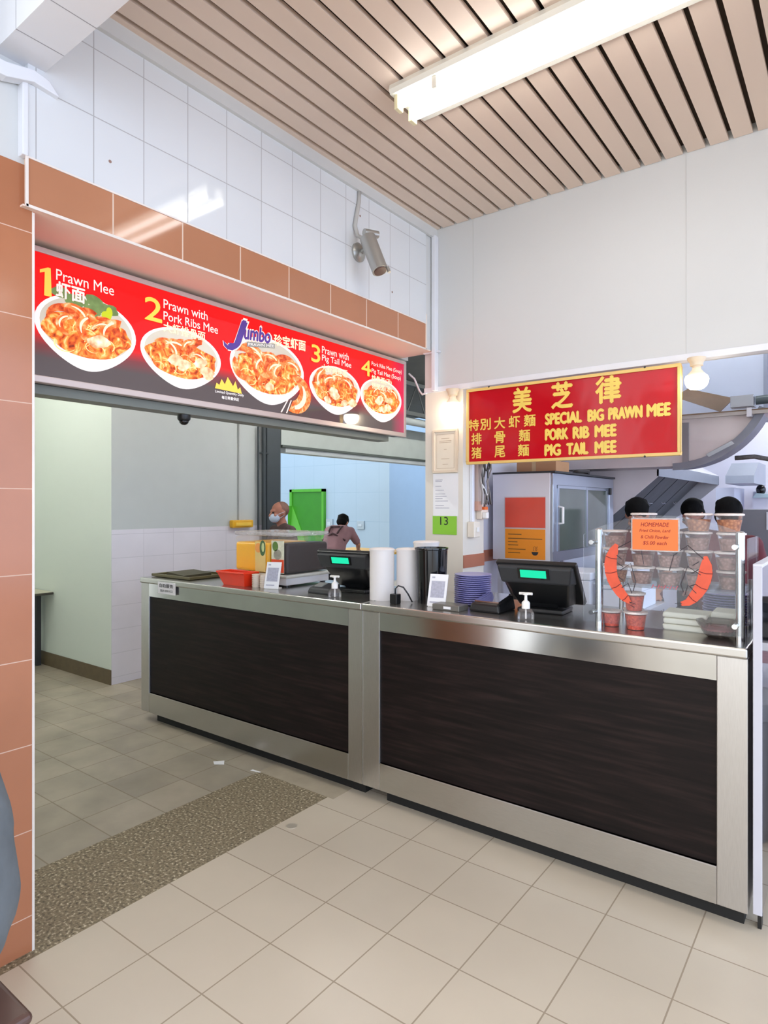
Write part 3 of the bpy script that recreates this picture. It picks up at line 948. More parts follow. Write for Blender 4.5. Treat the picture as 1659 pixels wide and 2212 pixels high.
mtext('珍宝虾面', P_CREAM, 2.315, 2.345, 0.235, 0.058, 0.03, 0.012, 0, 0.001)
flat([[(1.936, 2.062), (2.10, 2.058), (2.09, 2.09), (2.075, 2.075), (2.06, 2.115), (2.045, 2.088), (2.012, 2.128), (1.995, 2.09), (1.975, 2.112), (1.962, 2.082), (1.945, 2.09)]], 0.0046).build('gold_burst', P_GOLD, t)
mtext('Limited Quantity Daily', P_WHITE, 1.936, 2.038, 0.176, 0.016, 0.012, 0.004)
mtext('每日限量供应', P_WHITE, 1.975, 2.016, 0.105, 0.016, 0.02, 0.002)

# ------------------------------------------------------------------ red hanging sign
t = thing('red_sign', 'red stall sign with gold characters hanging under the white beam', 'sign', (-1.34, 3.47, 2.0))
MB().box((-1.95, 3.455, 1.765), (-0.735, 3.472, 2.212)).build('panel', SIGN_RED, t)
mb = MB().box((-1.956, 3.445, 1.755), (-0.728, 3.475, 1.772)).box((-1.956, 3.445, 2.202), (-0.728, 3.475, 2.22)).box((-1.956, 3.445, 1.772), (-1.94, 3.475, 2.202)).box((-0.744, 3.445, 1.772), (-0.728, 3.475, 2.202))
mb.build('frame', GOLD_F, t, bevel=0.003)
for xx, zz in ((-1.8, 1.757), (-0.9, 1.757), (-1.8, 2.22), (-0.9, 2.22)):
    MB().ball((xx, 3.447, zz), 0.006, 10, 6).build('screw', BLACK_M, t)
YS = 3.4545
def stext(body, x, z, w, h, bold=0.022):
    text('lettering', body, GOLD, t, (x, YS, z), (w, h), (1, 0, 0), UZ, bold, 0.002)
stext('美', -1.645, 2.050, 0.115, 0.142, 0.03)
stext('芝', -1.405, 2.052, 0.118, 0.142, 0.035)
stext('律', -1.155, 2.056, 0.13, 0.142, 0.035)
for ch, x in zip('特別大虾麵', (-1.942, -1.862, -1.767, -1.672, -1.575)):
    stext(ch, x, 1.963, 0.07, 0.068)
for ch, x in zip('排骨麵', (-1.922, -1.765, -1.607)):
    stext(ch, x, 1.878, 0.068, 0.068)
for ch, x in zip('猪尾麵', (-1.922, -1.765, -1.613)):
    stext(ch, x, 1.792, 0.068, 0.068)
for wd, x, z, w in (('SPECIAL', -1.443, 1.964, 0.207), ('BIG', -1.198, 1.964, 0.083), ('PRAWN', -1.086, 1.964, 0.17), ('MEE', -0.889, 1.964, 0.11),
                    ('PORK', -1.443, 1.876, 0.13), ('RIB', -1.281, 1.876, 0.086), ('MEE', -1.159, 1.876, 0.11), ('PIG', -1.446, 1.788, 0.09), ('TAIL', -1.318, 1.788, 0.118), ('MEE', -1.159, 1.788, 0.11)):
    stext(wd, x, z, w, 0.06, 0.075)

# ------------------------------------------------------------------ papers on the pillar
YP = YB - 0.001
t = thing('framed_certificate', 'pale framed certificate high on the cream pillar', 'certificate', (-2.13, YP, 1.85))
mb = MB().box((-2.222, YP - 0.012, 1.712), (-2.036, YP, 1.727)).box((-2.222, YP - 0.012, 1.975), (-2.036, YP, 1.99)).box((-2.222, YP - 0.012, 1.727), (-2.207, YP, 1.975)).box((-2.051, YP - 0.012, 1.727), (-2.036, YP, 1.975))
mb.build('frame', M('certificate_frame', (226, 210, 188), 0.4), t, bevel=0.002)
MB().box((-2.207, YP - 0.004, 1.727), (-2.051, YP, 1.975)).build('sheet', M('certificate_paper', (232, 222, 204), 0.4), t)
mb = MB()
for a, b, c, d in ((-2.195, 1.74, -2.063, 1.742), (-2.195, 1.958, -2.063, 1.96), (-2.195, 1.74, -2.193, 1.96), (-2.065, 1.74, -2.063, 1.96)):
    mb.box((a, YP - 0.0046, b), (c, YP - 0.004, d))
for z, w in ((1.93, 0.03), (1.915, 0.045), (1.905, 0.045), (1.86, 0.01), (1.80, 0.03), (1.765, 0.02)):
    mb.box((-2.129 - w, YP - 0.0046, z), (-2.129 + w, YP - 0.004, z + 0.003))
mb.build('print', M('tan_print', (186, 166, 140), 0.6), t)
t = thing('white_notice', 'white printed notice sheet below the certificate on the pillar', 'notice', (-2.13, YP, 1.57))
MB().box((-2.222, YP - 0.003, 1.436), (-2.036, YP, 1.707)).build('sheet', PAPER, t)
mb = MB()
for z, x0, x1 in ((1.665, -2.205, -2.15), (1.655, -2.205, -2.155), (1.625, -2.205, -2.16), (1.60, -2.205, -2.14), (1.575, -2.205, -2.13), (1.56, -2.205, -2.12), (1.545, -2.205, -2.15), (1.53, -2.205, -2.11), (1.50, -2.205, -2.14), (1.485, -2.205, -2.10)):
    MB().box((x0, YP - 0.0034, z), (x1, YP - 0.003, z + 0.004)).build('print_line', GREY_INK, t)
t = thing('stall_number', 'lime green stall number sheet lowest on the pillar', 'sign', (-2.13, YP, 1.38))
MB().box((-2.226, YP - 0.002, 1.317), (-2.047, YP, 1.437)).build('sheet', M('lime_green_card', (142, 204, 62), 0.4), t)
text('lettering', '13', INK, t, (-2.168, YP - 0.0021, 1.378), (0.058, 0.052), bold=-0.02)

# sockets, pipes and cables on the side of the pillar
XS = -2.002
t = thing('switch_box', 'cream isolator box on the side of the pillar', 'switch', (XS, 3.58, 1.35))
MB().box((XS, 3.54, 1.30), (XS + 0.05, 3.62, 1.40)).build('body', M('cream_switch', (232, 222, 206), 0.4), t, bevel=0.005)
MB().box((XS + 0.05, 3.565, 1.335), (XS + 0.058, 3.595, 1.365)).build('rocker', WHITE_P, t, bevel=0.002)
t = thing('power_socket', 'white socket with orange plug on the side of the pillar', 'socket', (XS, 3.70, 1.45))
MB().box((XS, 3.655, 1.415), (XS + 0.04, 3.75, 1.475)).build('body', M('cream_socket', (230, 216, 200), 0.4), t, bevel=0.004)
MB().box((XS + 0.04, 3.66, 1.42), (XS + 0.075, 3.695, 1.46)).build('plug', WHITE_P, t, bevel=0.006)
MB().box((XS + 0.002, 3.70, 1.475), (XS + 0.04, 3.745, 1.495)).build('orange_plug', ORANGE, t, bevel=0.003)
MB().tube([(XS + 0.03, 3.73, 1.495), (XS + 0.05, 3.72, 1.56), (XS + 0.055, 3.68, 1.60), (XS + 0.05, 3.64, 1.64)], 0.006, 8).build('cord', WHITE_P, t, smooth=True)
t = thing('cable_bundle', 'tangle of dark cables hanging on the pillar side above the sockets', 'cables', (XS, 3.68, 1.70))
rnd = random.Random(4)
CAB = M('dark_cable', (60, 56, 54), 0.5)
CAB2 = M('grey_dusty_cable', (150, 140, 134), 0.6)
for k in range(7):
    y0 = 3.64 + 0.016 * k
    pts = [(XS + 0.04 + 0.004 * k, y0, 1.80), (XS + 0.055, y0 + rnd.uniform(-.03, .03), 1.74), (XS + 0.05, y0 + rnd.uniform(-.03, .03), 1.66), (XS + 0.055, y0 + rnd.uniform(-.02, .02), 1.58), (XS + 0.06, y0 + rnd.uniform(-.03, .03), 1.51)]
    MB().tube(pts, 0.005, 7).build('cable', CAB if k % 2 else CAB2, t, smooth=True)
mb = MB()
pts = [(XS + 0.06, 3.69 + 0.04 * math.cos(q), 1.765 + 0.035 * math.sin(q)) for q in [2 * PI * k / 18 for k in range(19)]]
mb.tube(pts, 0.006, 7)
mb.build('cable', CAB, t, smooth=True)
t = thing('wall_pipe', 'grey vertical conduit pipes at the rear edge of the pillar', 'pipe', (-2.06, 3.80, 1.0))
PIPE = M('dusty_pipe', (128, 120, 112), 0.5, var=0.15, vs=12)
MB().tube([(-2.085, 3.80, 0.9), (-2.085, 3.80, 1.43)], 0.022, 12).build('pipe', PIPE, t, smooth=40)
MB().tube([(-2.085, 3.87, 0.9), (-2.085, 3.87, 1.43)], 0.02, 12).build('pipe', PIPE, t, smooth=40)
MB().box((-2.128, 3.79, 1.43), (-2.05, 3.9, 1.52)).build('junction_box', BLACK_M, t, bevel=0.006)
MB().tube([(-2.085, 3.8, 1.52), (-2.085, 3.8, 2.2)], 0.013, 10).build('pipe', PVC, t, smooth=40)
t = thing('surface_trunking', 'white cable trunking running up the side of the pillar', 'trunking', (XS, 3.6, 1.7))
MB().box((XS, 3.57, 1.40), (XS + 0.02, 3.60, 2.2)).build('channel', PVC, t, bevel=0.002)
MB().box((XS, 3.62, 1.52), (XS + 0.035, 3.65, 2.2)).build('channel', M('pinkish_channel', (196, 176, 166), 0.5), t, bevel=0.002)
MB().box((XS, 3.605, 1.47), (XS + 0.045, 3.655, 1.53)).build('end_box', M('tan_end_box', (196, 150, 130), 0.5), t, bevel=0.003)

# ------------------------------------------------------------------ kitchen: chiller cabinet
t = thing('chiller_cabinet', 'stainless chiller with two sliding glass doors behind the pillar', 'chiller', (-1.86, 4.69, 1.10))
FX0, FX1, FY0, FY1 = -2.085, -1.64, 4.05, 5.33
MB().box((FX0, FY0, 1.125), (FX1 - 0.02, FY1, 1.731)).build('body', M('chiller_steel', (226, 226, 232), 0.3, 0.25, var=0.05, vs=3), t, bevel=0.004)
FR = M('door_frame_steel', (176, 184, 198), 0.3, 0.8, var=0.04)
mb = MB().box((FX1 - 0.02, FY0, 1.125), (FX1, FY1, 1.19)).box((FX1 - 0.02, FY0, 1.645), (FX1, FY1, 1.72)).box((FX1 - 0.02, FY0, 1.19), (FX1, FY0 + 0.07, 1.645)).box((FX1 - 0.02, FY1 - 0.1, 1.19), (FX1, FY1, 1.645))
mb.build('front_frame', FR, t, bevel=0.003)
MB().box((FX0, FY0 - 0.005, 1.722), (FX1 + 0.015, FY1, 1.735)).build('top_edge', BLACK_M, t)
GL = M('chiller_glass', (92, 100, 92), 0.08, var=0.15, vs=3)
for (y0, y1, dx) in ((FY0 + 0.07, FY0 + 0.66, 0.0), (FY0 + 0.62, FY1 - 0.1, -0.01)):
    d = MB().box((FX1 - 0.012 + dx, y0, 1.195), (FX1 - 0.004 + dx, y1, 1.64)).build('sliding_door', GL, t)
    MB().box((FX1 - 0.012 + dx, y0, 1.195), (FX1 + 0.004 + dx, y0 + 0.03, 1.64)).box((FX1 - 0.012 + dx, y1 - 0.03, 1.195), (FX1 + 0.004 + dx, y1, 1.64)).box((FX1 - 0.012 + dx, y0, 1.62), (FX1 + 0.003 + dx, y1, 1.64)).build('door_frame', FR, d)
MB().tube([(FX1, FY0 + 0.085, 1.38), (FX1 + 0.035, FY0 + 0.085, 1.385), (FX1 + 0.035, FY0 + 0.085, 1.49), (FX1, FY0 + 0.085, 1.495)], 0.009, 10).build('handle', WHITE_P, t, smooth=True)
MB().box((FX1, FY1 - 0.13, 1.59), (FX1 + 0.02, FY1 - 0.10, 1.645)).build('door_stop', BLACK, t, bevel=0.005)
for lx in (FX0 + 0.04, FX1 - 0.06):
    for ly in (FY0 + 0.04, FY1 - 0.08):
        MB().box((lx - 0.015, ly - 0.015, 0.0), (lx + 0.015, ly + 0.015, 1.125)).build('leg', STEEL_K, t)
# posters on the chiller side, in clear sleeves
SLEEVE = clear_mat('glossy_sleeve', (252, 248, 246), 0.25, 0.03, (255, 235, 230))
t = thing('orange_poster', 'orange red sheet in a shiny sleeve, upper of two on the chiller side', 'poster', (-1.84, FY0, 1.45))
MB().box((-1.988, FY0 - 0.003, 1.352), (-1.694, FY0 - 0.001, 1.558)).build('sheet', RED_CARD, t)
MB().box((-1.992, FY0 - 0.006, 1.345), (-1.69, FY0 - 0.004, 1.564)).build('sleeve', SLEEVE, t)
t = thing('yellow_poster', 'amber sheet with black lines and a small bowl drawing, lower on the chiller side', 'poster', (-1.84, FY0, 1.24))
MB().box((-1.988, FY0 - 0.003, 1.137), (-1.694, FY0 - 0.001, 1.342)).build('sheet', AMBER, t)
mb = MB()
for z, w in ((1.302, 0.10), (1.273, 0.25), (1.25, 0.07), (1.228, 0.075), (1.20, 0.13), (1.175, 0.09)):
    mb.box((-1.965, FY0 - 0.0036, z), (-1.965 + w, FY0 - 0.003, z + 0.006))
mb.build('print', M('brown_print', (130, 84, 30), 0.6), t)
mb = MB().prism([(-1.792, 1.189), (-1.742, 1.189), (-1.747, 1.174), (-1.757, 1.165), (-1.777, 1.165), (-1.787, 1.174)], 'y', FY0 - 0.0037, FY0 - 0.003)
for dx in (0, 0.012, 0.022):
    mb.tube([(-1.78 + dx, FY0 - 0.003, 1.194), (-1.774 + dx, FY0 - 0.003, 1.206), (-1.778 + dx, FY0 - 0.003, 1.216), (-1.77 + dx, FY0 - 0.003, 1.226)], 0.0014, 5)
mb.build('bowl_drawing', INK, t)
# things on the chiller
t = thing('cardboard_box', 'small brown cardboard carton standing on the chiller, below the red sign', 'box', (-1.86, 4.4, 1.735))
MB().box((-2.02, 4.3, 1.735), (-1.72, 4.55, 1.82)).build('carton', BOX_CARD, t, bevel=0.003)
MB().box((-1.9, 4.298, 1.735), (-1.87, 4.552, 1.822)).build('tape', M('parcel_tape', (206, 176, 134), 0.3), t)
t = thing('coiled_hose', 'black coiled cable lying at the front of the chiller top', 'cable', (-1.7, 4.75, 1.735))
mb = MB()
pts = [(-1.70 + 0.05 * math.cos(q), 4.75 + 0.1 * math.sin(q), 1.745 + 0.0015 * q) for q in [2 * PI * k / 16 for k in range(40)]]
mb.tube(pts, 0.007, 7)
mb.build('coil', CAB, t, smooth=True)

# ------------------------------------------------------------------ extractor hood and ducts
HX = -1.305
t = thing('extractor_hood', 'large stainless extractor hood over the stoves in the middle of the kitchen', 'hood', (-1.7, 6.7, 1.74))
HY0, HY1 = 5.40, 8.1
mb = MB().prism([(-2.12, 1.10), (-1.66, 1.43), (HX, 1.74), (HX, 1.84), (-1.55, 1.98), (-2.12, 1.98)], 'y', HY0, HY0 + 0.012)
mb.build('end_panel', M('hood_end_steel', (226, 218, 219), 0.5, 0.05, var=0.04), t)
MB().prism([(-2.12, 1.10), (-1.66, 1.43), (HX, 1.74), (HX, 1.84), (-1.55, 1.98), (-2.12, 1.98)], 'y', HY1 - 0.012, HY1).build('end_panel', STEEL_K, t)
MB().box((HX - 0.012, HY0, 1.74), (HX, HY1, 1.84)).build('front_lip', M('hood_lip', (142, 148, 158), 0.4, 0.6, var=0.04), t)
MB().prism([(HX, 1.84), (HX - 0.004, 1.846), (-1.55, 1.985), (-1.55, 1.975)], 'y', HY0, HY1).build('sloped_top', STEEL_K, t)
MB().hull8([(-2.12, HY0, 1.97), (-1.55, HY0, 1.97), (-1.55, HY1, 1.97), (-2.12, HY1, 1.97)], [(-2.12, HY0, 1.98), (-1.55, HY0, 1.98), (-1.55, HY1, 1.98), (-2.12, HY1, 1.98)]).build('roof', STEEL_K, t)
FIL = M('filter_steel', (84, 90, 94), 0.45, 0.6, var=0.15, vs=10)
for k in range(5):
    y0 = HY0 + 0.03 + k * 0.53
    f = MB().hull8([(-2.05, y0, 1.22), (-1.48, y0, 1.80), (-1.48, y0 + 0.5, 1.80), (-2.05, y0 + 0.5, 1.22)], [(-2.06, y0, 1.24), (-1.49, y0, 1.82), (-1.49, y0 + 0.5, 1.82), (-2.06, y0 + 0.5, 1.24)]).build('filter', FIL, t)
    MB().tube([(-1.72, y0 + 0.2, 1.545), (-1.70, y0 + 0.2, 1.525), (-1.70, y0 + 0.3, 1.525), (-1.72, y0 + 0.3, 1.545)], 0.006, 6).build('filter_handle', STEEL_P, f)
# flat-sided elbow duct that sweeps up behind the red sign
t = thing('curved_duct', 'large galvanised duct with curved lower edge sweeping up beside the red sign', 'duct', (-1.2, 5.2, 1.8))
cx, cz, R = -1.10, 2.40, 0.61
arc = [(cx + R * math.cos(a), cz + R * math.sin(a)) for a in [-PI / 2 + (PI / 2 * 0.86) * k / 16 for k in range(17)]]
poly = [(-1.95, 1.79)] + arc + [(arc[-1][0], 2.16), (-1.95, 2.16)]
poly = [(-1.95, 1.79)] + [p for p in arc if p[1] < 2.14] + [(-0.485, 2.155), (-1.95, 2.155)]
GALV = M('galvanised_sheet', (196, 188, 188), 0.42, 0.45, var=0.08, vs=4)
MB().prism(poly, 'y', 4.98, 5.32).build('body', GALV, t)
mb = MB()
band = [p for p in arc if p[1] < 2.2]
for r0, y0, y1 in ((0.045, 4.95, 4.98),):
    o2 = [(cx + (R + 0.03) * (p[0] - cx) / R, cz + (R + 0.03) * (p[1] - cz) / R) for p in band]
    i2 = [(cx + (R - 0.02) * (p[0] - cx) / R, cz + (R - 0.02) * (p[1] - cz) / R) for p in band]
    mb.prism(o2 + i2[::-1], 'y', y0, y1)
mb.prism([(cx + (R + 0.012) * (p[0] - cx) / R, cz + (R + 0.012) * (p[1] - cz) / R) for p in band] + band[::-1], 'y', 4.98, 5.32)
mb.build('curved_flange', M('flange_steel', (120, 124, 136), 0.4, 0.7, var=0.12, vs=8), t)
MB().box((-1.035, 4.955, 1.80), (-0.995, 4.985, 2.10)).build('seam_flange', M('seam_steel', (132, 130, 136), 0.4, 0.6), t)
MB().hull8([(-0.86, 4.945, 1.845), (-0.70, 4.945, 1.93), (-0.72, 4.95, 1.95), (-0.88, 4.95, 1.865)], [(-0.88, 4.97, 1.865), (-0.72, 4.97, 1.955), (-0.72, 4.975, 1.96), (-0.88, 4.975, 1.87)]).build('foil_patch', STEEL_P, t)
# hanging rail over it
t = thing('hanging_rail', 'dusty horizontal steel rail across the top of the curved duct', 'rail', (-0.9, 4.94, 2.12))
MB().box((-1.5, 4.89, 2.118), (0.2, 4.92, 2.142)).build('channel', M('rail_steel', (176, 168, 162), 0.45, 0.3, var=0.1), t)
MB().box((-1.5, 4.885, 2.142), (0.2, 4.92, 2.15)).build('dusty_edge', M('rail_grime', (110, 86, 64), 0.7), t)
MB().box((-0.62, 4.88, 2.10), (-0.59, 4.925, 2.162)).build('hanger', STEEL_K, t)
# upper sheet duct
t = thing('upper_duct', 'wide pale sheet-metal duct above the rail right of the red sign', 'duct', (-0.6, 5.3, 2.4))
MB().box((-1.9, 5.35, 2.17), (-0.40, 5.9, 3.0)).build('body', M('pale_sheet_duct', (190, 198, 216), 0.4, 0.25, var=0.05, vs=2), t)
MB().box((-0.57, 5.335, 2.17), (-0.545, 5.35, 3.0)).build('seam', M('duct_seam', (146, 152, 170), 0.4, 0.4), t)
t = thing('greasy_flap', 'brown stained flap hanging in front of the pale duct, beside the right bulb', 'flap', (-0.78, 5.2, 2.2))
MB().hull8([(-1.10, 5.0, 2.30), (-0.80, 5.0, 2.165), (-0.80, 5.02, 2.165), (-1.10, 5.02, 2.30)], [(-1.02, 5.06, 2.36), (-0.72, 5.06, 2.26), (-0.72, 5.08, 2.26), (-1.02, 5.08, 2.36)]).build('sheet', M('greasy_brown_board', (94, 68, 46), 0.5, var=0.2, vs=8), t)
t = thing('steel_box', 'small shiny steel box on the rail right of the brown flap', 'box', (-0.63, 4.9, 2.2))
MB().box((-0.715, 4.86, 2.165), (-0.575, 4.98, 2.245)).build('body', STEEL_P, t, bevel=0.004)
MB().tube([(-0.57, 4.92, 2.21), (-0.30, 4.92, 2.22)], 0.03, 14).build('dark_pipe', M('dark_flexible_pipe', (70, 82, 86), 0.4, var=0.15), t, smooth=40)
t = thing('frayed_cable', 'grey frayed rope-like cable sticking out right of the curved duct', 'cable', (-0.45, 5.1, 1.8))
MB().tube([(-0.72, 5.1, 1.84), (-0.60, 5.1, 1.845), (-0.50, 5.1, 1.82), (-0.42, 5.1, 1.80)], 0.016, 8).build('rope', M('grey_rope', (100, 96, 96), 0.8, var=0.3, vs=60), t, smooth=True)
# second small hood at the rear
t = thing('rear_hood', 'small pale sloped hood at the far right of the kitchen', 'hood', (-1.15, 8.6, 1.76))
MB().prism([(8.3, 1.76), (8.3, 1.85), (8.75, 2.02), (9.4, 2.02), (9.4, 1.76)], 'x', -1.27, -0.98).build('canopy', M('pale_blue_steel', (172, 180, 192), 0.4, 0.4, var=0.03), t)
t = thing('tall_cabinet', 'narrow white cabinet side below the rear hood', 'cabinet', (-1.3, 8.9, 0))
MB().box((-1.42, 8.6, 0.0), (-1.22, 9.4, 1.72)).build('body', M('white_cabinet', (216, 222, 238), 0.4, var=0.02), t, bevel=0.003)
MB().box((-1.225, 8.64, 0.9), (-1.205, 8.67, 1.1)).build('handle', STEEL_P, t)
t = thing('wall_device', 'small dark round fixture on pale bracket, on the far kitchen wall', 'fixture', (-0.98, 8.2, 1.6))  # dark round fixture of unidentified kind
MB().ball((-1.0, 9.1, 1.70), (0.055, 0.055, 0.065), 16, 10).build('dark_head', BLACK_G, t, smooth=True)
MB().hull8([(-1.09, 9.05, 1.60), (-0.90, 9.05, 1.60), (-0.90, 9.2, 1.60), (-1.09, 9.2, 1.60)], [(-1.05, 9.05, 1.66), (-0.88, 9.05, 1.645), (-0.88, 9.2, 1.645), (-1.05, 9.2, 1.66)]).build('bracket', M('pale_teal_bracket', (178, 200, 206), 0.4), t, bevel=0.005)
MB().box((-1.10, 9.19, 1.45), (-0.9, 9.998, 1.68)).build('wall_arm', KITCHEN_WALL, t)
t = thing('steel_cupboard', 'grey steel cupboard at the right behind the person in maroon', 'cupboard', (-0.75, 6.4, 0))
MB().box((-0.86, 6.2, 0.0), (-0.62, 6.8, 1.47)).build('body', M('grey_cupboard', (122, 124, 132), 0.4, 0.3, var=0.05), t, bevel=0.004)
MB().box((-0.64, 6.19, 1.3), (-0.63, 6.2, 1.45)).build('door_edge', PVC, t)
# stove range under the hood and a worktop at the right
t = thing('stove_range', 'steel stove range under the large extractor hood', 'stove', (-1.7, 6.7, 0))
MB().box((-2.1, 5.5, 0.08), (-1.42, 8.0, 0.82)).build('body', STEEL_K, t, bevel=0.004)
for k in range(3):
    MB().lathe([(0.0, 0.0), (0.17, 0.0), (0.19, 0.09), (0.2, 0.10), (0.18, 0.10), (0.15, 0.03)], (-1.76, 5.95 + k * 0.8, 0.82), 24).build('wok_ring', BLACK_M, t, smooth=40)
for ly in (5.55, 7.95):
    MB().box((-2.08, ly - 0.03, 0.0), (-1.44, ly + 0.03, 0.08)).build('foot', BLACK, t)
t = thing('prep_table', 'steel table with black pans at the far right edge, beyond the end panel', 'table', (0.05, 3.75, 0))
MB().box((-0.42, 3.55, 0.80), (0.55, 4.15, 0.84)).build('top', STEEL_K, t, bevel=0.003)
MB().box((-0.40, 3.58, 0.60), (0.53, 4.12, 0.62)).build('shelf', STEEL_K, t)
for lx in (-0.38, 0.51):
    for ly in (3.59, 4.11):
        MB().box((lx - 0.018, ly - 0.018, 0.0), (lx + 0.018, ly + 0.018, 0.80)).build('leg', STEEL_K, t)
t = thing('black_burner', 'black gas burner on the steel table at the far right edge', 'stove', (-0.1, 3.8, 0.84))
MB().box((-0.36, 3.6, 0.85), (0.2, 4.05, 0.93)).build('body', BLACK, t, bevel=0.01)
for bx in (-0.24, 0.06):
    MB().lathe([(0.1, 0.0), (0.11, 0.03), (0.09, 0.035), (0.05, 0.015), (0.0, 0.015)], (bx, 3.82, 0.93), 20).build('burner', BLACK_M, t, smooth=40)
    MB().lathe([(0.018, 0), (0.018, 0.02)], (bx, 3.59, 0.88), 12).build('knob', STEEL_P, t)
for bx in (-0.34, 0.18):
    MB().box((bx - 0.015, 3.62, 0.84), (bx + 0.015, 4.03, 0.851)).build('foot', BLACK_M, t)
t = thing('black_pan', 'black frying pan on the burner at the far right edge', 'pan', (-0.22, 3.82, 0.965))
MB().lathe([(0.0, 0.0), (0.11, 0.0), (0.14, 0.045), (0.145, 0.045), (0.114, -0.006), (0.0, -0.006)], (-0.22, 3.82, 0.972), 28).build('bowl', BLACK_M, t, smooth=40)
MB().tube([(-0.12, 3.73, 1.005), (0.06, 3.58, 1.04)], 0.011, 10).build('handle', BLACK, t, smooth=40)
t = thing('grey_bin', 'grey plastic bin beside the end panel, reflected in it at far right', 'bin', (-0.08, 3.355, 0))
MB().lathe([(0.15, 0.0), (0.19, 0.55), (0.205, 0.56), (0.205, 0.60), (0.19, 0.63), (0.0, 0.64)], (-0.08, 3.355, 0), 28).build('tub', M('grey_bin_plastic', (150, 152, 156), 0.4, var=0.04), t, smooth=40)
MB().lathe([(0.03, 0.0), (0.03, 0.02), (0.0, 0.022)], (-0.08, 3.355, 0.64), 14).build('lid_knob', BLACK_M, t, smooth=40)

# back bench with white boxes seen between the till and the food guard
t = thing('back_bench', 'white topped bench behind the counter near the right till', 'bench', (-1.35, 3.85, 0))
MB().box((-1.62, 3.72, 0.86), (-0.98, 4.25, 0.90)).build('top', STEEL_K, t, bevel=0.003)
for lx in (-1.59, -1.01):
    for ly in (3.76, 4.21):
        MB().box((lx - 0.018, ly - 0.018, 0.0), (lx + 0.018, ly + 0.018, 0.86)).build('leg', STEEL_K, t)
for k, (x0, y0, w, d, z0, h, lb) in enumerate([(-1.60, 3.78, 0.30, 0.3, 0.90, 0.20, 'large white foam box on the back bench, left of the till top'), (-1.25, 3.8, 0.24, 0.32, 0.90, 0.14, 'lower white foam box stacked behind the right till'), (-1.26, 3.82, 0.22, 0.28, 1.041, 0.11, 'upper white foam box stacked behind the right till')]):
    b = thing('foam_box', lb, 'box', (x0 + w / 2, y0 + d / 2, z0), 'white foam boxes on the back bench')
    FO = M('foam_white', (226, 230, 240), 0.6, var=0.02)
    MB().box((x0, y0, z0), (x0 + w, y0 + d, z0 + h * 0.75)).build('tray', FO, b, bevel=0.006)
    MB().box((x0 - 0.006, y0 - 0.006, z0 + h * 0.76), (x0 + w + 0.006, y0 + d + 0.006, z0 + h)).build('lid', FO, b, bevel=0.008)

# ------------------------------------------------------------------ things on the left counter
ZC = 1.0
t = thing('flat_tray', 'dark olive tray lying at the left end of the counter', 'tray', (-3.86, 2.78, ZC))
TR = M('olive_tray', (92, 84, 52), 0.4, var=0.08)
MB().hull8([(-4.0, 2.64, ZC), (-3.62, 2.64, ZC), (-3.62, 2.92, ZC), (-4.0, 2.92, ZC)], [(-4.02, 2.62, ZC + 0.008), (-3.6, 2.62, ZC + 0.008), (-3.6, 2.94, ZC + 0.008), (-4.02, 2.94, ZC + 0.008)]).build('base', TR, t)
mb = MB()
for a, b in (((-4.03, 2.61), (-3.59, 2.625)), ((-4.03, 2.935), (-3.59, 2.95)), ((-4.03, 2.625), (-4.015, 2.935)), ((-3.605, 2.625), (-3.59, 2.935))):
    mb.box((a[0], a[1], ZC + 0.004), (b[0], b[1], ZC + 0.022))
mb.build('rim', TR, t, bevel=0.003)
MB().hull8([(-3.98, 2.70, ZC + 0.009), (-3.72, 2.66, ZC + 0.009), (-3.68, 2.86, ZC + 0.009), (-3.94, 2.90, ZC + 0.009)], [(-3.98, 2.70, ZC + 0.028), (-3.72, 2.66, ZC + 0.02), (-3.68, 2.86, ZC + 0.03), (-3.94, 2.90, ZC + 0.034)]).build('mat', M('dark_olive_mat', (70, 66, 46), 0.6), t)

t = thing('red_basket', 'bright red plastic basket on the left counter', 'basket', (-3.16, 2.66, ZC))
lo = [(-3.255, 2.625, ZC), (-3.06, 2.625, ZC), (-3.06, 2.70, ZC), (-3.255, 2.70, ZC)]
hi = [(-3.295, 2.60, ZC + 0.082), (-3.03, 2.60, ZC + 0.082), (-3.03, 2.718, ZC + 0.082), (-3.295, 2.718, ZC + 0.082)]
wall = []
mb = MB()
mb.hull8(lo, [(v[0], v[1], ZC + 0.006) for v in lo])
for i in range(4):
    j = (i + 1) % 4
    c = Vector((-3.16, 2.66, 0))
    def inn(v, k=0.004):
        d = (c - Vector((v[0], v[1], 0))).normalized() * k
        return (v[0] + d.x, v[1] + d.y, v[2])
    mb.hull8([lo[i], lo[j], inn(lo[j]), inn(lo[i])], [hi[i], hi[j], inn(hi[j]), inn(hi[i])])
mb.build('tub', RED_BASKET, t)
mb = MB()
for i in range(4):
    mb.tube([hi[i], hi[(i + 1) % 4]], 0.006, 8)
mb.build('rim', RED_BASKET, t, smooth=40)

def cup_sleeve(x, y, label):
    t = thing('sauce_dish_stack', label, 'dishes', (x, y, ZC), 'small cream stacks beside the red basket')
    prof = []
    for k in range(7):
        z = k * 0.0115
        prof += [(0.022, z), (0.026, z + 0.009), (0.026, z + 0.0105)]
    MB().lathe(prof, (x, y, ZC), 20).build('stacked_dishes', M('cream_dishes', (226, 212, 196), 0.45, var=0.04), t, smooth=40)
cup_sleeve(-2.99, 2.66, 'small cream stack of dishes right against the red basket')
cup_sleeve(-2.925, 2.665, 'small cream stack of dishes next to the left white payment stand')

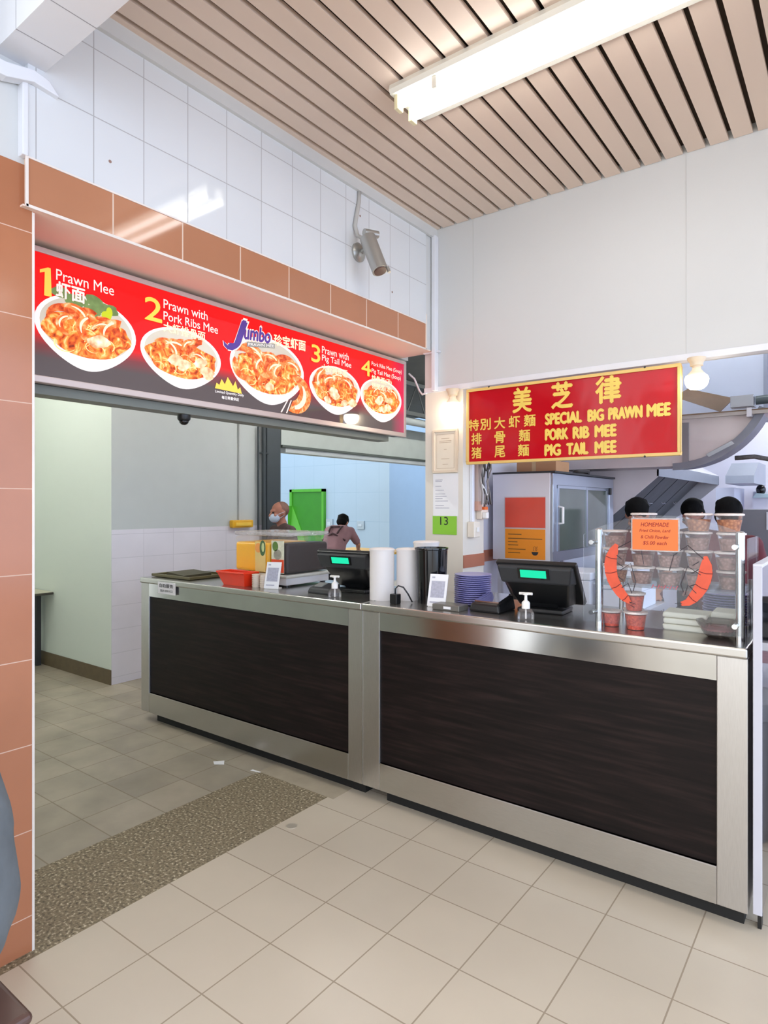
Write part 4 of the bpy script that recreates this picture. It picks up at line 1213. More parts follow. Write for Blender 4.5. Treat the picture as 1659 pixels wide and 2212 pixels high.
def qr_stand(x, y, rz, label):
    """slanted white acrylic stand with a plain grey printed square"""
    t = thing('payment_stand', label, 'sign', (x, y, ZC), 'white payment stands on the counter')
    MB().box((x - 0.045, y - 0.01, ZC), (x + 0.045, y + 0.045, ZC + 0.006)).build('foot', WHITE_P, t, bevel=0.001)
    MB().hull8([(x - 0.048, y - 0.012, ZC + 0.004), (x + 0.048, y - 0.012, ZC + 0.004), (x + 0.048, y - 0.007, ZC + 0.004), (x - 0.048, y - 0.007, ZC + 0.004)],
               [(x - 0.048, y + 0.035, ZC + 0.158), (x + 0.048, y + 0.035, ZC + 0.158), (x + 0.048, y + 0.040, ZC + 0.158), (x - 0.048, y + 0.040, ZC + 0.158)]).build('card', PAPER, t)
    k = 0.047 / 0.154
    def at(z):
        return y - 0.0128 + (z - 0.004) * k
    def patch(x0, x1, z0, z1):
        return MB().hull8([(x + x0, at(z0), ZC + z0), (x + x1, at(z0), ZC + z0), (x + x1, at(z0) + 0.0006, ZC + z0), (x + x0, at(z0) + 0.0006, ZC + z0)], [(x + x0, at(z1), ZC + z1), (x + x1, at(z1), ZC + z1), (x + x1, at(z1) + 0.0006, ZC + z1), (x + x0, at(z1) + 0.0006, ZC + z1)])
    patch(-0.036, 0.036, 0.045, 0.125).build('grey_print', GREY_INK, t)
    patch(-0.036, 0.02, 0.02, 0.026).build('small_print', GREY_INK, t)
    patch(-0.036, -0.02, 0.138, 0.146).build('small_print', GREY_INK, t)
    t.rotation_euler = (0, 0, rz)
    return t
qr_stand(-2.845, 2.655, 0.35, 'white slanted payment stand beside the red basket')
qr_stand(-1.685, 2.675, 0.18, 'white slanted payment stand in front of the black canister')

# juice dispensers: clear tanks on one steel cooler
t = thing('juice_dispenser', 'juice cooler with a yellow and a dark brown tank on left counter', 'drink dispenser', (-3.02, 2.95, ZC))
MB().box((-3.30, 2.735, ZC + 0.012), (-2.80, 3.12, ZC + 0.062)).build('cooler_base', STEEL_K, t, bevel=0.006)
MB().box((-3.31, 2.725, ZC + 0.055), (-2.79, 3.14, ZC + 0.078)).build('drip_ledge', M('cooler_top', (196, 196, 190), 0.35, 0.5), t, bevel=0.008)
for lx in (-3.27, -2.83):
    for ly in (2.77, 3.09):
        MB().lathe([(0.018, 0.0), (0.018, 0.013)], (lx, ly, ZC), 12).build('foot', BLACK, t)
JY = M('orange_juice', (246, 182, 4), 0.3, var=0.04, em=0.08)
JB = M('dark_drink', (40, 22, 18), 0.4, var=0.1, spec=0.15)
def tank(x0, x1, y0, y1, liq, mat, name):
    tk = MB().box((x0, y0, ZC + 0.079), (x1, y1, ZC + 0.31)).build('tank', CLEAR_TANK, t, bevel=0.022, seg=4)
    MB().box((x0 + 0.004, y0 + 0.004, ZC + 0.083), (x1 - 0.004, y1 - 0.004, ZC + liq)).build('drink', mat, tk, bevel=0.02, seg=4)
    MB().box((x0 - 0.001, y0 - 0.001, ZC + 0.311), (x1 + 0.001, y1 + 0.001, ZC + 0.336)).build('lid', TANK_LID, tk, bevel=0.008)
    return tk
tk1 = tank(-3.29, -2.965, 2.74, 3.11, 0.268, JY, 'yellow')
tk2 = tank(-2.945, -2.80, 2.74, 3.12, 0.268, JB, 'brown')
LB1 = M('cream_label', (230, 206, 132), 0.4, var=0.08, vs=14)
lb = MB().box((-3.085, 2.7365, ZC + 0.085), (-2.99, 2.7385, ZC + 0.275)).build('label', LB1, tk1)
def disc(x, z, r, y, sz=1.0):
    mb = MB()
    mb.prism([(x + r * math.cos(a), z + r * sz * math.sin(a)) for a in [2 * PI * k / 20 for k in range(20)]], 'y', y, y - 0.0006)
    return mb
m1 = disc(-3.055, ZC + 0.235, 0.03, 2.7362)
m1.build('orange_slice', M('orange_slice', (240, 160, 84), 0.4), tk1)
disc(-3.015, ZC + 0.235, 0.026, 2.7355, 1.9).build('lime_slice', M('dark_lime', (70, 104, 66), 0.4, var=0.2, vs=30), tk1)
disc(-3.01, ZC + 0.24, 0.013, 2.7345, 2.2).build('lime_core', M('pale_lime', (196, 210, 150), 0.4), tk1)
lb = MB().box((-2.935, 2.7365, ZC + 0.085), (-2.825, 2.7385, ZC + 0.285)).build('label', M('pale_label', (224, 220, 196), 0.4, var=0.2, vs=30), tk2)
MB().box((-2.935, 2.7355, ZC + 0.09), (-2.825, 2.7365, ZC + 0.17)).build('label_band', M('red_label_band', (226, 74, 36), 0.4, var=0.1), tk2)
disc(-2.90, ZC + 0.25, 0.025, 2.7355, 1.2).build('leaf_print', M('leaf_print', (96, 132, 58), 0.4, var=0.2), tk2)
disc(-2.88, ZC + 0.20, 0.035, 2.7355, 0.9).build('grey_print', M('glass_print', (150, 146, 132), 0.4, var=0.3, vs=40), tk2)
disc(-2.872, ZC + 0.135, 0.03, 2.7348, 0.5).build('white_print', M('white_print', (240, 214, 206), 0.4), tk2)

# ------------------------------------------------------------------ tills
def till(x, y, rz, label):
    t = thing('point_of_sale', label, 'till', (x, y, ZC), 'black tills on the counter')
    MB().box((x - 0.11, y - 0.05, ZC), (x + 0.11, y + 0.12, ZC + 0.022)).build('base', BLACK, t, bevel=0.008)
    MB().hull8([(x - 0.07, y - 0.0, ZC + 0.02), (x + 0.07, y - 0.0, ZC + 0.02), (x + 0.07, y + 0.09, ZC + 0.02), (x - 0.07, y + 0.09, ZC + 0.02)], [(x - 0.09, y - 0.05, ZC + 0.12), (x + 0.09, y - 0.05, ZC + 0.12), (x + 0.09, y + 0.03, ZC + 0.12), (x - 0.09, y + 0.03, ZC + 0.12)]).build('neck', BLACK, t, bevel=0.006)
    # slanted screen slab leaning out over the customer side
    MB().hull8([(x - 0.178, y + 0.075, ZC + 0.035), (x + 0.178, y + 0.075, ZC + 0.035), (x + 0.178, y + 0.105, ZC + 0.05), (x - 0.178, y + 0.105, ZC + 0.05)],
               [(x - 0.188, y - 0.125, ZC + 0.236), (x + 0.188, y - 0.125, ZC + 0.236), (x + 0.188, y - 0.100, ZC + 0.252), (x - 0.188, y - 0.100, ZC + 0.252)]).build('screen', BLACK, t, bevel=0.006)
    # rear housing: upper flat with the customer display, tapering down
    MB().hull8([(x - 0.16, y - 0.118, ZC + 0.145), (x + 0.16, y - 0.118, ZC + 0.145), (x + 0.17, y - 0.03, ZC + 0.14), (x - 0.17, y - 0.03, ZC + 0.14)],
               [(x - 0.175, y - 0.142, ZC + 0.222), (x + 0.175, y - 0.142, ZC + 0.222), (x + 0.178, y - 0.10, ZC + 0.238), (x - 0.178, y - 0.10, ZC + 0.238)]).build('rear_housing', BLACK_M, t, bevel=0.01, seg=3)
    MB().hull8([(x - 0.115, y + 0.005, ZC + 0.025), (x + 0.115, y + 0.005, ZC + 0.025), (x + 0.14, y + 0.08, ZC + 0.04), (x - 0.14, y + 0.08, ZC + 0.04)],
               [(x - 0.152, y - 0.108, ZC + 0.15), (x + 0.152, y - 0.108, ZC + 0.15), (x + 0.165, y - 0.03, ZC + 0.15), (x - 0.165, y - 0.03, ZC + 0.15)]).build('lower_housing', BLACK, t, bevel=0.012, seg=3)
    k = -0.024 / 0.077
    def q(z):
        return y - 0.1205 + (z - 0.145) * k - 0.0
    MB().hull8([(x - 0.072, q(0.168) - 0.004, ZC + 0.168), (x + 0.072, q(0.168) - 0.004, ZC + 0.168), (x + 0.072, q(0.168) + 0.002, ZC + 0.168), (x - 0.072, q(0.168) + 0.002, ZC + 0.168)],
               [(x - 0.072, q(0.216) - 0.004, ZC + 0.216), (x + 0.072, q(0.216) - 0.004, ZC + 0.216), (x + 0.072, q(0.216) + 0.002, ZC + 0.216), (x - 0.072, q(0.216) + 0.002, ZC + 0.216)]).build('display_bezel', BLACK_G, t)
    MB().hull8([(x - 0.06, q(0.174) - 0.006, ZC + 0.174), (x + 0.06, q(0.174) - 0.006, ZC + 0.174), (x + 0.06, q(0.174) - 0.003, ZC + 0.174), (x - 0.06, q(0.174) - 0.003, ZC + 0.174)],
               [(x - 0.06, q(0.209) - 0.006, ZC + 0.209), (x + 0.06, q(0.209) - 0.006, ZC + 0.209), (x + 0.06, q(0.209) - 0.003, ZC + 0.209), (x - 0.06, q(0.209) - 0.003, ZC + 0.209)]).build('customer_display', GREEN_LCD, t)
    t.rotation_euler = (0, 0, rz)
    return t
till(-2.365, 2.86, 0.05, 'black till with green customer display on left counter, beside the drink tanks')
till(-1.20, 2.84, 0.08, 'black till with green customer display on right counter, left of the food guard')

def pump(x, y, label):
    t = thing('pump_bottle', label, 'pump bottle', (x, y, ZC), 'hand sanitiser bottles on the counter')
    MB().lathe([(0.0, 0.0), (0.036, 0.0), (0.038, 0.006), (0.037, 0.03), (0.028, 0.045), (0.015, 0.052), (0.0, 0.052)], (x, y, ZC), 24).build('bottle', CLEAR_TUB, t, smooth=40)
    MB().lathe([(0.018, 0.05), (0.018, 0.075), (0.013, 0.082), (0.007, 0.086), (0.006, 0.108), (0.014, 0.110), (0.014, 0.118), (0.0, 0.120)], (x, y, ZC), 20).build('pump_head', WHITE_P, t, smooth=40)
    MB().tube([(x - 0.03, y, ZC + 0.114), (x - 0.015, y, ZC + 0.115), (x + 0.03, y, ZC + 0.116)], 0.006, 10).build('nozzle', WHITE_P, t, smooth=40)
    MB().tube([(x, y, ZC + 0.05), (x, y, ZC + 0.004)], 0.004, 8).build('dip_tube', WHITE_P, t)
    return t
pump(-2.30, 2.61, 'white pump bottle in front of the left till')
pump(-1.18, 2.605, 'white pump bottle in front of the right till')

t = thing('card_reader', 'dark grey card terminal lying beside the left till', 'card terminal', (-2.46, 2.72, ZC))
MB().hull8([(-2.56, 2.66, ZC), (-2.38, 2.66, ZC), (-2.38, 2.76, ZC), (-2.56, 2.76, ZC)], [(-2.55, 2.67, ZC + 0.03), (-2.39, 2.67, ZC + 0.03), (-2.39, 2.76, ZC + 0.055), (-2.55, 2.76, ZC + 0.055)]).build('body', BLACK_M, t, bevel=0.008)
MB().hull8([(-2.53, 2.69, ZC + 0.036), (-2.47, 2.69, ZC + 0.036), (-2.47, 2.745, ZC + 0.052), (-2.53, 2.745, ZC + 0.052)], [(-2.53, 2.69, ZC + 0.039), (-2.47, 2.69, ZC + 0.039), (-2.47, 2.745, ZC + 0.055), (-2.53, 2.745, ZC + 0.055)]).build('screen', M('grey_screen', (150, 152, 150), 0.2), t)
t = thing('receipt_printer', 'low black receipt printer left of the right till', 'printer', (-1.42, 2.75, ZC))
MB().hull8([(-1.50, 2.66, ZC), (-1.335, 2.66, ZC), (-1.335, 2.84, ZC), (-1.50, 2.84, ZC)], [(-1.49, 2.67, ZC + 0.04), (-1.345, 2.67, ZC + 0.04), (-1.345, 2.83, ZC + 0.07), (-1.49, 2.83, ZC + 0.07)]).build('body', BLACK, t, bevel=0.01)
MB().hull8([(-1.48, 2.69, ZC + 0.044), (-1.355, 2.69, ZC + 0.044), (-1.355, 2.82, ZC + 0.068), (-1.48, 2.82, ZC + 0.068)], [(-1.48, 2.69, ZC + 0.05), (-1.355, 2.69, ZC + 0.05), (-1.355, 2.82, ZC + 0.075), (-1.48, 2.82, ZC + 0.075)]).build('lid', STEEL_P, t)
t = thing('steel_tray', 'flat grey steel tray between plates and right till', 'tray', (-1.5, 2.68, ZC))
MB().box((-1.665, 2.60, ZC), (-1.515, 2.69, ZC + 0.028)).build('tray', M('grey_tray', (120, 118, 112), 0.35, 0.4), t, bevel=0.004)
MB().box((-1.60, 2.5985, ZC + 0.008), (-1.56, 2.5998, ZC + 0.02)).build('label', PAPER, t)

# white sleeves, black canister, adaptor
def sleeve(x, y, r, h, label):
    t = thing('container_sleeve', label, 'containers', (x, y, ZC), 'tall white sleeves of lids')
    MB().lathe([(0.0, 0.0), (r, 0.0), (r, h), (0.0, h)], (x, y, ZC), 32).build('stack', FROST, t, smooth=40)
    MB().lathe([(r + 0.003, h - 0.008), (r + 0.004, h), (r - 0.004, h + 0.006), (0.0, h + 0.006)], (x, y, ZC), 32).build('top_lid', FROST, t, smooth=40)
    return t
sleeve(-2.06, 2.72, 0.066, 0.268, 'tall white stack of lids right of the left till, frontmost')
sleeve(-1.945, 2.80, 0.062, 0.268, 'tall white stack of lids between the front stack and the black canister')
sleeve(-1.93, 2.955, 0.07, 0.30, 'tallest white stack of lids, rearmost behind the black canister')
t = thing('black_canister', 'tall glossy black canister stack on the counter in front of the pillar', 'canister', (-1.79, 2.79, ZC))
MB().lathe([(0.0, 0.0), (0.074, 0.0), (0.084, 0.272), (0.088, 0.276), (0.088, 0.284), (0.080, 0.284), (0.078, 0.262), (0.0, 0.262)], (-1.79, 2.79, ZC), 36).build('bowls', BLACK_G, t, smooth=40)
t = thing('power_adaptor', 'small black power adaptor with cord at foot of white stacks', 'adaptor', (-1.91, 2.64, ZC))
MB().box((-1.932, 2.615, ZC), (-1.888, 2.655, ZC + 0.05)).build('body', BLACK, t, bevel=0.004)
MB().tube([(-1.91, 2.635, ZC + 0.05), (-1.91, 2.635, ZC + 0.075), (-1.895, 2.64, ZC + 0.092), (-1.87, 2.65, ZC + 0.085), (-1.855, 2.67, ZC + 0.05), (-1.85, 2.70, ZC + 0.006)], 0.004, 8).build('cord', BLACK_M, t, smooth=True)

# lilac plates
def plate(x, y, z, label, grp):
    t = thing('plate', label, 'plate', (x, y, z), grp)
    MB().lathe([(0.0, 0.0), (0.055, 0.0), (0.09, 0.0085), (0.093, 0.011), (0.088, 0.0105), (0.054, 0.004), (0.0, 0.0035)], (x, y, z), 32).build('dish', PURPLE_L, t, smooth=True)
    MB().lathe([(0.0905, 0.0078), (0.0945, 0.0095), (0.0945, 0.0115), (0.0905, 0.0112)], (x, y, z), 32).build('rim', PURPLE, t, smooth=True)
    return t
p0 = plate(-1.585, 2.86, ZC, 'lilac plate in the stack between payment stand and right till', 'stacked lilac plates left of the right till')
for k in range(1, 15):
    dup(p0, (-1.585 + random.uniform(-.002, .002), 2.86, ZC + 0.0102 * k))
p1 = plate(-0.455, 3.02, ZC, 'lilac plate in the stack behind the food guard', 'stacked lilac plates behind the food guard')
for k in range(1, 13):
    dup(p1, (-0.455 + random.uniform(-.003, .003), 3.02, ZC + 0.0102 * k))

# ------------------------------------------------------------------ clear food guard
t = thing('food_guard', 'clear acrylic food guard with prawn drawings at the right end of counter', 'food guard', (-0.63, 2.68, ZC))
GX0, GX1, GY = -0.932, -0.343, 2.628
arc = [(GX0, ZC + 0.02), (GX1, ZC + 0.02), (GX1, ZC + 0.395)]
for k in range(1, 20):
    u = k / 20
    arc.append((GX1 + (GX0 - GX1) * u, ZC + 0.395 + 0.075 * math.sin(PI * u) ** 0.8 - 0.015 * u))
arc.append((GX0, ZC + 0.38))
MB().prism(arc, 'y', GY, GY + 0.005).build('front_panel', ACRYLIC, t)
for px in (-0.875, -0.358):
    pst = MB().tube([(px, GY + 0.028, ZC), (px, GY + 0.028, ZC + 0.40)], 0.016, 18).build('post', STEEL_P, t, smooth=40)
    MB().ball((px, GY + 0.028, ZC + 0.40), (0.016, 0.016, 0.008), 16, 8).build('cap', STEEL_P, pst, smooth=True)
    for z in (0.06, 0.35):
        MB().tube([(px - 0.02 * (1 if px < -0.6 else 0.6), GY + 0.02, ZC + z), (px - 0.02 * (1 if px < -0.6 else 0.6), GY - 0.016, ZC + z)], 0.0095, 14).build('bolt', STEEL_P, pst, smooth=40)
    MB().tube([(px, GY + 0.34, ZC), (px, GY + 0.34, ZC + 0.20)], 0.012, 14).build('rear_post', STEEL_P, t, smooth=40)
MB().box((-0.90, GY + 0.03, ZC + 0.172), (-0.345, GY + 0.36, ZC + 0.18)).build('shelf', clear_mat('glass_shelf', (246, 251, 250), 0.6, 0.05, (220, 232, 235)), t)
MB().box((-0.335, GY + 0.02, ZC + 0.02), (-0.33, GY + 0.3, ZC + 0.38)).build('side_panel', ACRYLIC, t)
# orange price card on the panel
cd = MB().box((-0.738, GY - 0.004, ZC + 0.322), (-0.557, GY - 0.001, ZC + 0.453)).build('card_holder', clear_mat('card_holder', (240, 230, 226), 0.4, 0.3), t, bevel=0.004)
MB().box((-0.732, GY - 0.0055, ZC + 0.327), (-0.563, GY - 0.0042, ZC + 0.447)).build('price_card', ORANGE, cd, bevel=0.0005)
for body, z, h, w in (('HOMEMADE', 0.419, 0.016, 0.105), ('Fried Onion, Lard', 0.396, 0.013, 0.115), ('& Chilli Powder', 0.372, 0.013, 0.105), ('$5.00 each', 0.346, 0.016, 0.088)):
    text('lettering', body, RED_INK, cd, (-0.6475 - w / 2, GY - 0.0056, ZC + z), (w, h), bold=0.012, shear=0.2, depth=0.0006)
# prawn drawings stuck on the panel
PRED = M('prawn_sticker', (222, 84, 52), 0.4, var=0.1, vs=30)
PLINE = M('prawn_line', (120, 30, 26), 0.5)
def prawn_sticker(path, widths, legs):
    n = len(path)
    L_, R_ = [], []
    for i, (x, z) in enumerate(path):
        a, b = path[max(0, i - 1)], path[min(n - 1, i + 1)]
        dx, dz = b[0] - a[0], b[1] - a[1]
        l = math.hypot(dx, dz)
        nx, nz_ = -dz / l, dx / l
        L_.append((x + nx * widths[i], z + nz_ * widths[i]))
        R_.append((x - nx * widths[i], z - nz_ * widths[i]))
    pr = MB()
    vs = [(x, GY - 0.0008, z) for x, z in L_] + [(x, GY - 0.0008, z) for x, z in R_]
    pr.add(vs, [(i, i + 1, n + i + 1, n + i) for i in range(n - 1)])
    o = pr.build('prawn_drawing', PRED, t)
    ln = MB()
    for i in range(2, n - 1, 2):
        ln.tube([(L_[i][0], GY - 0.001, L_[i][1]), (path[i][0], GY - 0.0012, path[i][1] - 0.004), (R_[i][0], GY - 0.001, R_[i][1])], 0.0017, 5)
    ln.build('shell_lines', PLINE, o)
    wh = MB()
    for pts in legs:
        wh.tube([(x, GY - 0.001, z) for x, z in pts], 0.0017, 5)
    wh.build('feelers', M('feeler_line', (60, 50, 56), 0.5), o)
prawn_sticker([(-0.795, 1.345), (-0.806, 1.32), (-0.817, 1.29), (-0.82, 1.26), (-0.818, 1.23), (-0.81, 1.20), (-0.797, 1.175), (-0.78, 1.15), (-0.762, 1.13), (-0.742, 1.112)], [0.007, 0.018, 0.023, 0.025, 0.024, 0.023, 0.022, 0.02, 0.017, 0.006],
              [[(-0.795, 1.30), (-0.775, 1.285)], [(-0.793, 1.27), (-0.77, 1.255)], [(-0.79, 1.215), (-0.77, 1.20)], [(-0.745, 1.115), (-0.72, 1.108), (-0.742, 1.102), (-0.725, 1.095)], [(-0.79, 1.33), (-0.74, 1.36), (-0.70, 1.33), (-0.69, 1.27)], [(-0.78, 1.24), (-0.74, 1.27), (-0.72, 1.2), (-0.73, 1.16)], [(-0.775, 1.17), (-0.75, 1.19), (-0.735, 1.15)]])
prawn_sticker([(-0.468, 1.312), (-0.466, 1.28), (-0.468, 1.25), (-0.474, 1.22), (-0.483, 1.195), (-0.497, 1.17), (-0.513, 1.148), (-0.53, 1.132), (-0.553, 1.125)], [0.006, 0.019, 0.024, 0.024, 0.023, 0.021, 0.018, 0.013, 0.008],
              [[(-0.49, 1.29), (-0.512, 1.275)], [(-0.492, 1.26), (-0.515, 1.245)], [(-0.5, 1.205), (-0.522, 1.195)], [(-0.55, 1.128), (-0.575, 1.125), (-0.553, 1.118), (-0.57, 1.11)], [(-0.475, 1.30), (-0.53, 1.35), (-0.58, 1.31), (-0.595, 1.25)], [(-0.485, 1.24), (-0.53, 1.27), (-0.555, 1.2), (-0.545, 1.17)], [(-0.5, 1.17), (-0.53, 1.2), (-0.54, 1.16)]])
mb = MB()
for k in range(9):
    x = -0.66 + k * 0.011
    mb.tube([(x, GY - 0.001, ZC + 0.178 + 0.006 * (k % 2)), (x + 0.007, GY - 0.001, ZC + 0.192 - 0.007 * (k % 2))], 0.0016, 5)
mb.build('small_red_script', M('pale_red_script', (206, 96, 110), 0.5), t)

# tubs of fried bits: stacks on the glass shelf
def tub(name, x, y, z, label, fill, grp, cat='tub', r0=0.036, r1=0.048, h=0.066, fl=0.72):
    t = thing(name, label, cat, (x, y, z), grp)
    MB().lathe([(r0 - 0.001, 0.002), (r0 + (r1 - r0) * fl - 0.001, h * fl), (0.0, h * (fl + 0.04))], (x, y, z), 24).build('contents', fill, t, smooth=40)
    MB().lathe([(0.0, 0.0), (r0, 0.0), (r1, h), (r1 - 0.001, h)], (x, y, z), 24).build('cup', CLEAR_TUB, t, smooth=40)
    MB().lathe([(r1 + 0.001, h - 0.003), (r1 + 0.004, h - 0.002), (r1 + 0.004, h + 0.004), (r1 - 0.003, h + 0.006), (0.0, h + 0.005)], (x, y, z), 24).build('lid', CLEAR_LID, t, smooth=40)
    return t
ZS = ZC + 0.180
cols = [(-0.835, 4 - 1, 0), (-0.723, 4, 0), (-0.62, 3, 0), (-0.515, 4, 0), (-0.405, 4, 0)]
names = ['leftmost', 'second from left', 'middle', 'fourth from left', 'rightmost']
lev = ['bottom', 'second', 'third', 'topmost']
tA = tB = None
for (x, n, _), cn in zip(cols, names):
    for k in range(n):
        lab = 'clear tub of fried bits, %s of the %s column in the food guard' % (lev[k], cn)
        yy = 2.745 + random.uniform(-0.004, 0.004)
        xx = x + random.uniform(-0.005, 0.005)
        if k == 3 or cn == 'leftmost' and k == 0:
            if tA is None:
                tA = tub('snack_tub', xx, yy, ZS + k * 0.0732, lab, BROWN_BITS, 'tubs of fried bits in the food guard')
            else:
                dup(tA, (xx, yy, ZS + k * 0.0732), random.uniform(0, 6), lab)
        else:
            if tB is None:
                tB = tub('snack_tub', xx, yy, ZS + k * 0.0732, lab, MAUVE_BITS, 'tubs of fried bits in the food guard')
            else:
                dup(tB, (xx, yy, ZS + k * 0.0732), random.uniform(0, 6), lab)
c0 = tub('chilli_cup', -0.835, 2.69, ZC, 'clear cup of red chilli paste, leftmost on the counter inside the guard', CHILLI, 'cups of chilli paste', 'cup', 0.029, 0.038, 0.062, 0.88)
dup(c0, (-0.733, 2.672, ZC), 1.0, 'clear cup of red chilli paste carrying another cup on its lid', scale=(1.12, 1.12, 1.1))
dup(c0, (-0.74, 2.676, ZC + 0.0755), 2.0, 'clear cup of red chilli paste stacked on top of another cup', scale=(1.05, 1.05, 1.1))
dup(c0, (-0.775, 2.79, ZC), 2.0, 'clear cup of red chilli paste behind the two front cups')

# folded white cloths and a glass bowl inside the guard
CLOTH = M('cream_cloth', (242, 238, 222), 0.8, var=0.03)
def cloth(x, y, w, d, h, label):
    t = thing('folded_cloth', label, 'cloth', (x, y, ZC), 'folded cream cloths inside the guard')
    rnd = random.Random(int(abs(x) * 1000))
    z = ZC
    for k in range(3):
        hh = h / 3
        j = [rnd.uniform(-0.006, 0.006) for _ in range(8)]
        MB().hull8([(x - w / 2 + j[0], y - d / 2, z), (x + w / 2 + j[1], y - d / 2 + j[4], z), (x + w / 2, y + d / 2, z), (x - w / 2, y + d / 2, z)],
                   [(x - w / 2 + j[2], y - d / 2 + j[5], z + hh * 0.92), (x + w / 2 + j[3], y - d / 2, z + hh * (0.8 + 0.2 * rnd.random())), (x + w / 2, y + d / 2, z + hh), (x - w / 2, y + d / 2, z + hh)]).build('fold', CLOTH, t, bevel=0.008, seg=3)
        z += hh
    return t
cloth(-0.565, 2.80, 0.17, 0.12, 0.075, 'thick folded cream cloth behind the glass bowl, left one')
cloth(-0.43, 2.85, 0.10, 0.12, 0.085, 'folded cream cloth behind the glass bowl, right one')
t = thing('glass_bowl', 'small glass bowl with pink contents inside the guard', 'bowl', (-0.437, 2.70, ZC))
MB().lathe([(0.0, 0.0), (0.035, 0.0), (0.05, 0.012), (0.072, 0.05), (0.078, 0.062), (0.074, 0.062), (0.047, 0.016), (0.0, 0.008)], (-0.437, 2.70, ZC), 28).build('bowl', clear_mat('smoky_glass', (225, 222, 220), 0.6, 0.1, (170, 150, 146)), t, smooth=True)
MB().lathe([(0.0, 0.009), (0.046, 0.017), (0.060, 0.036), (0.0, 0.042)], (-0.437, 2.70, ZC), 24).build('contents', M('pink_contents', (212, 128, 138), 0.5, var=0.15, vs=30), t, smooth=True)

# ------------------------------------------------------------------ corridor details
t = thing('yellow_switch', 'yellow wall box with conduit above it in the corridor', 'switch box', (-5.02, 4.25, 1.3))
MB().box((-5.02, 4.115, 1.283), (-4.965, 4.384, 1.36)).build('box', M('yellow_plastic', (226, 170, 30), 0.4, var=0.06), t, bevel=0.012)
MB().box((-4.966, 4.15, 1.30), (-4.955, 4.35, 1.335)).build('cover', M('amber_plastic', (240, 196, 70), 0.4), t, bevel=0.004)
MB().tube([(-5.005, 4.232, 1.36), (-5.005, 4.232, 2.6)], 0.01, 10).build('conduit', M('grey_white_conduit', (190, 192, 190), 0.5), t, smooth=40)
t = thing('wall_table', 'dark topped table edge against the pale corridor wall at left', 'table', (-6.2, 2.6, 0))
MB().box((-6.55, 2.36, 0.68), (-5.995, 2.868, 0.70)).build('top', M('dark_table_edge', (70, 66, 56), 0.4), t, bevel=0.003)
MB().box((-6.55, 2.365, 0.7005), (-6.0, 2.867, 0.703)).build('laminate', M('pale_table_top', (196, 190, 170), 0.4), t)
for lx in (-6.5, -6.2):
    MB().box((lx - 0.02, 2.8, 0.0), (lx + 0.02, 2.84, 0.68)).build('leg', BLACK_M, t)
    MB().box((lx - 0.015, 2.44, 0.65), (lx + 0.015, 2.8, 0.68)).build('bracket', BLACK_M, t)
    MB().tube([(lx, 2.46, 0.65), (lx, 2.81, 0.33)], 0.012, 8).build('strut', BLACK_M, t)
# switch plates on the yard wall
for x0, x1, z0, z1, lb in ((-9.22, -9.03, 1.02, 1.22, 'grey switch plate right beside the green doorway'), (-8.36, -8.17, 1.02, 1.19, 'grey switch plate midway along the pale blue yard wall')):
    t = thing('switch_plate', lb, 'switch plate', ((x0 + x1) / 2, 10.2, z0), 'switch plates on the blue wall')
    MB().box((x0, 10.17, z0), (x1, 10.2, z1)).build('plate', M('grey_plate', (160, 176, 186), 0.5), t, bevel=0.004)
    MB().box((x0 + 0.05, 10.16, z0 + 0.06), (x1 - 0.05, 10.17, z1 - 0.06)).build('rocker', M('light_grey_rocker', (186, 198, 206), 0.4), t)
t = thing('yard_table', 'table with yellow top in the bright yard beside the bending person', 'table', (-5.9, 7.4, 0))
MB().box((-6.6, 7.36, 0.80), (-5.4, 7.95, 0.83)).build('top', M('yellow_top', (226, 176, 70), 0.4, var=0.08), t, bevel=0.003)
for lx in (-6.5, -5.5):
    for ly in (7.42, 7.88):
        MB().box((lx - 0.02, ly - 0.02, 0), (lx + 0.02, ly + 0.02, 0.8)).build('leg', BLACK_M, t)

# ------------------------------------------------------------------ bits on the floor
def scrap(x, y, pts, label):
    mb = MB()
    n = len(pts)
    mb.add([(x + a, y + b, 0.001 + 0.001 * (i % 2)) for i, (a, b) in enumerate(pts)] + [(x + a, y + b, 0.0022 + 0.001 * (i % 2)) for i, (a, b) in enumerate(pts)],
           [tuple(range(n - 1, -1, -1)), tuple(range(n, 2 * n))] + [(i, (i + 1) % n, n + (i + 1) % n, n + i) for i in range(n)])
    o = mb.build('paper_scrap', PAPER, None)
    tag(o, label, 'litter', 'paper scraps on the floor')
scrap(-3.0, 2.385, [(-0.04, -0.01), (0.0, -0.035), (0.045, 0.0), (0.005, 0.035)], 'white square scrap of paper on the grey floor tiles')
scrap(-2.735, 2.43, [(-0.035, -0.01), (0.03, 0.0), (0.032, 0.012), (-0.03, 0.006)], 'thin white sliver of paper near the counter foot')
t = thing('floor_outlet', 'small round metal floor cap at the edge of the pebble strip', 'floor cap', (-2.134, 2.117, 0))
MB().lathe([(0.016, 0.0), (0.026, 0.0), (0.026, 0.003), (0.016, 0.003)], (-2.134, 2.117, 0), 24).build('ring', M('pale_cap_ring', (206, 196, 178), 0.3, 0.4), t, smooth=40)
MB().lathe([(0.0, 0.0015), (0.0165, 0.0015)], (-2.134, 2.117, 0), 20).build('plug', M('dark_cap', (96, 82, 62), 0.6), t)
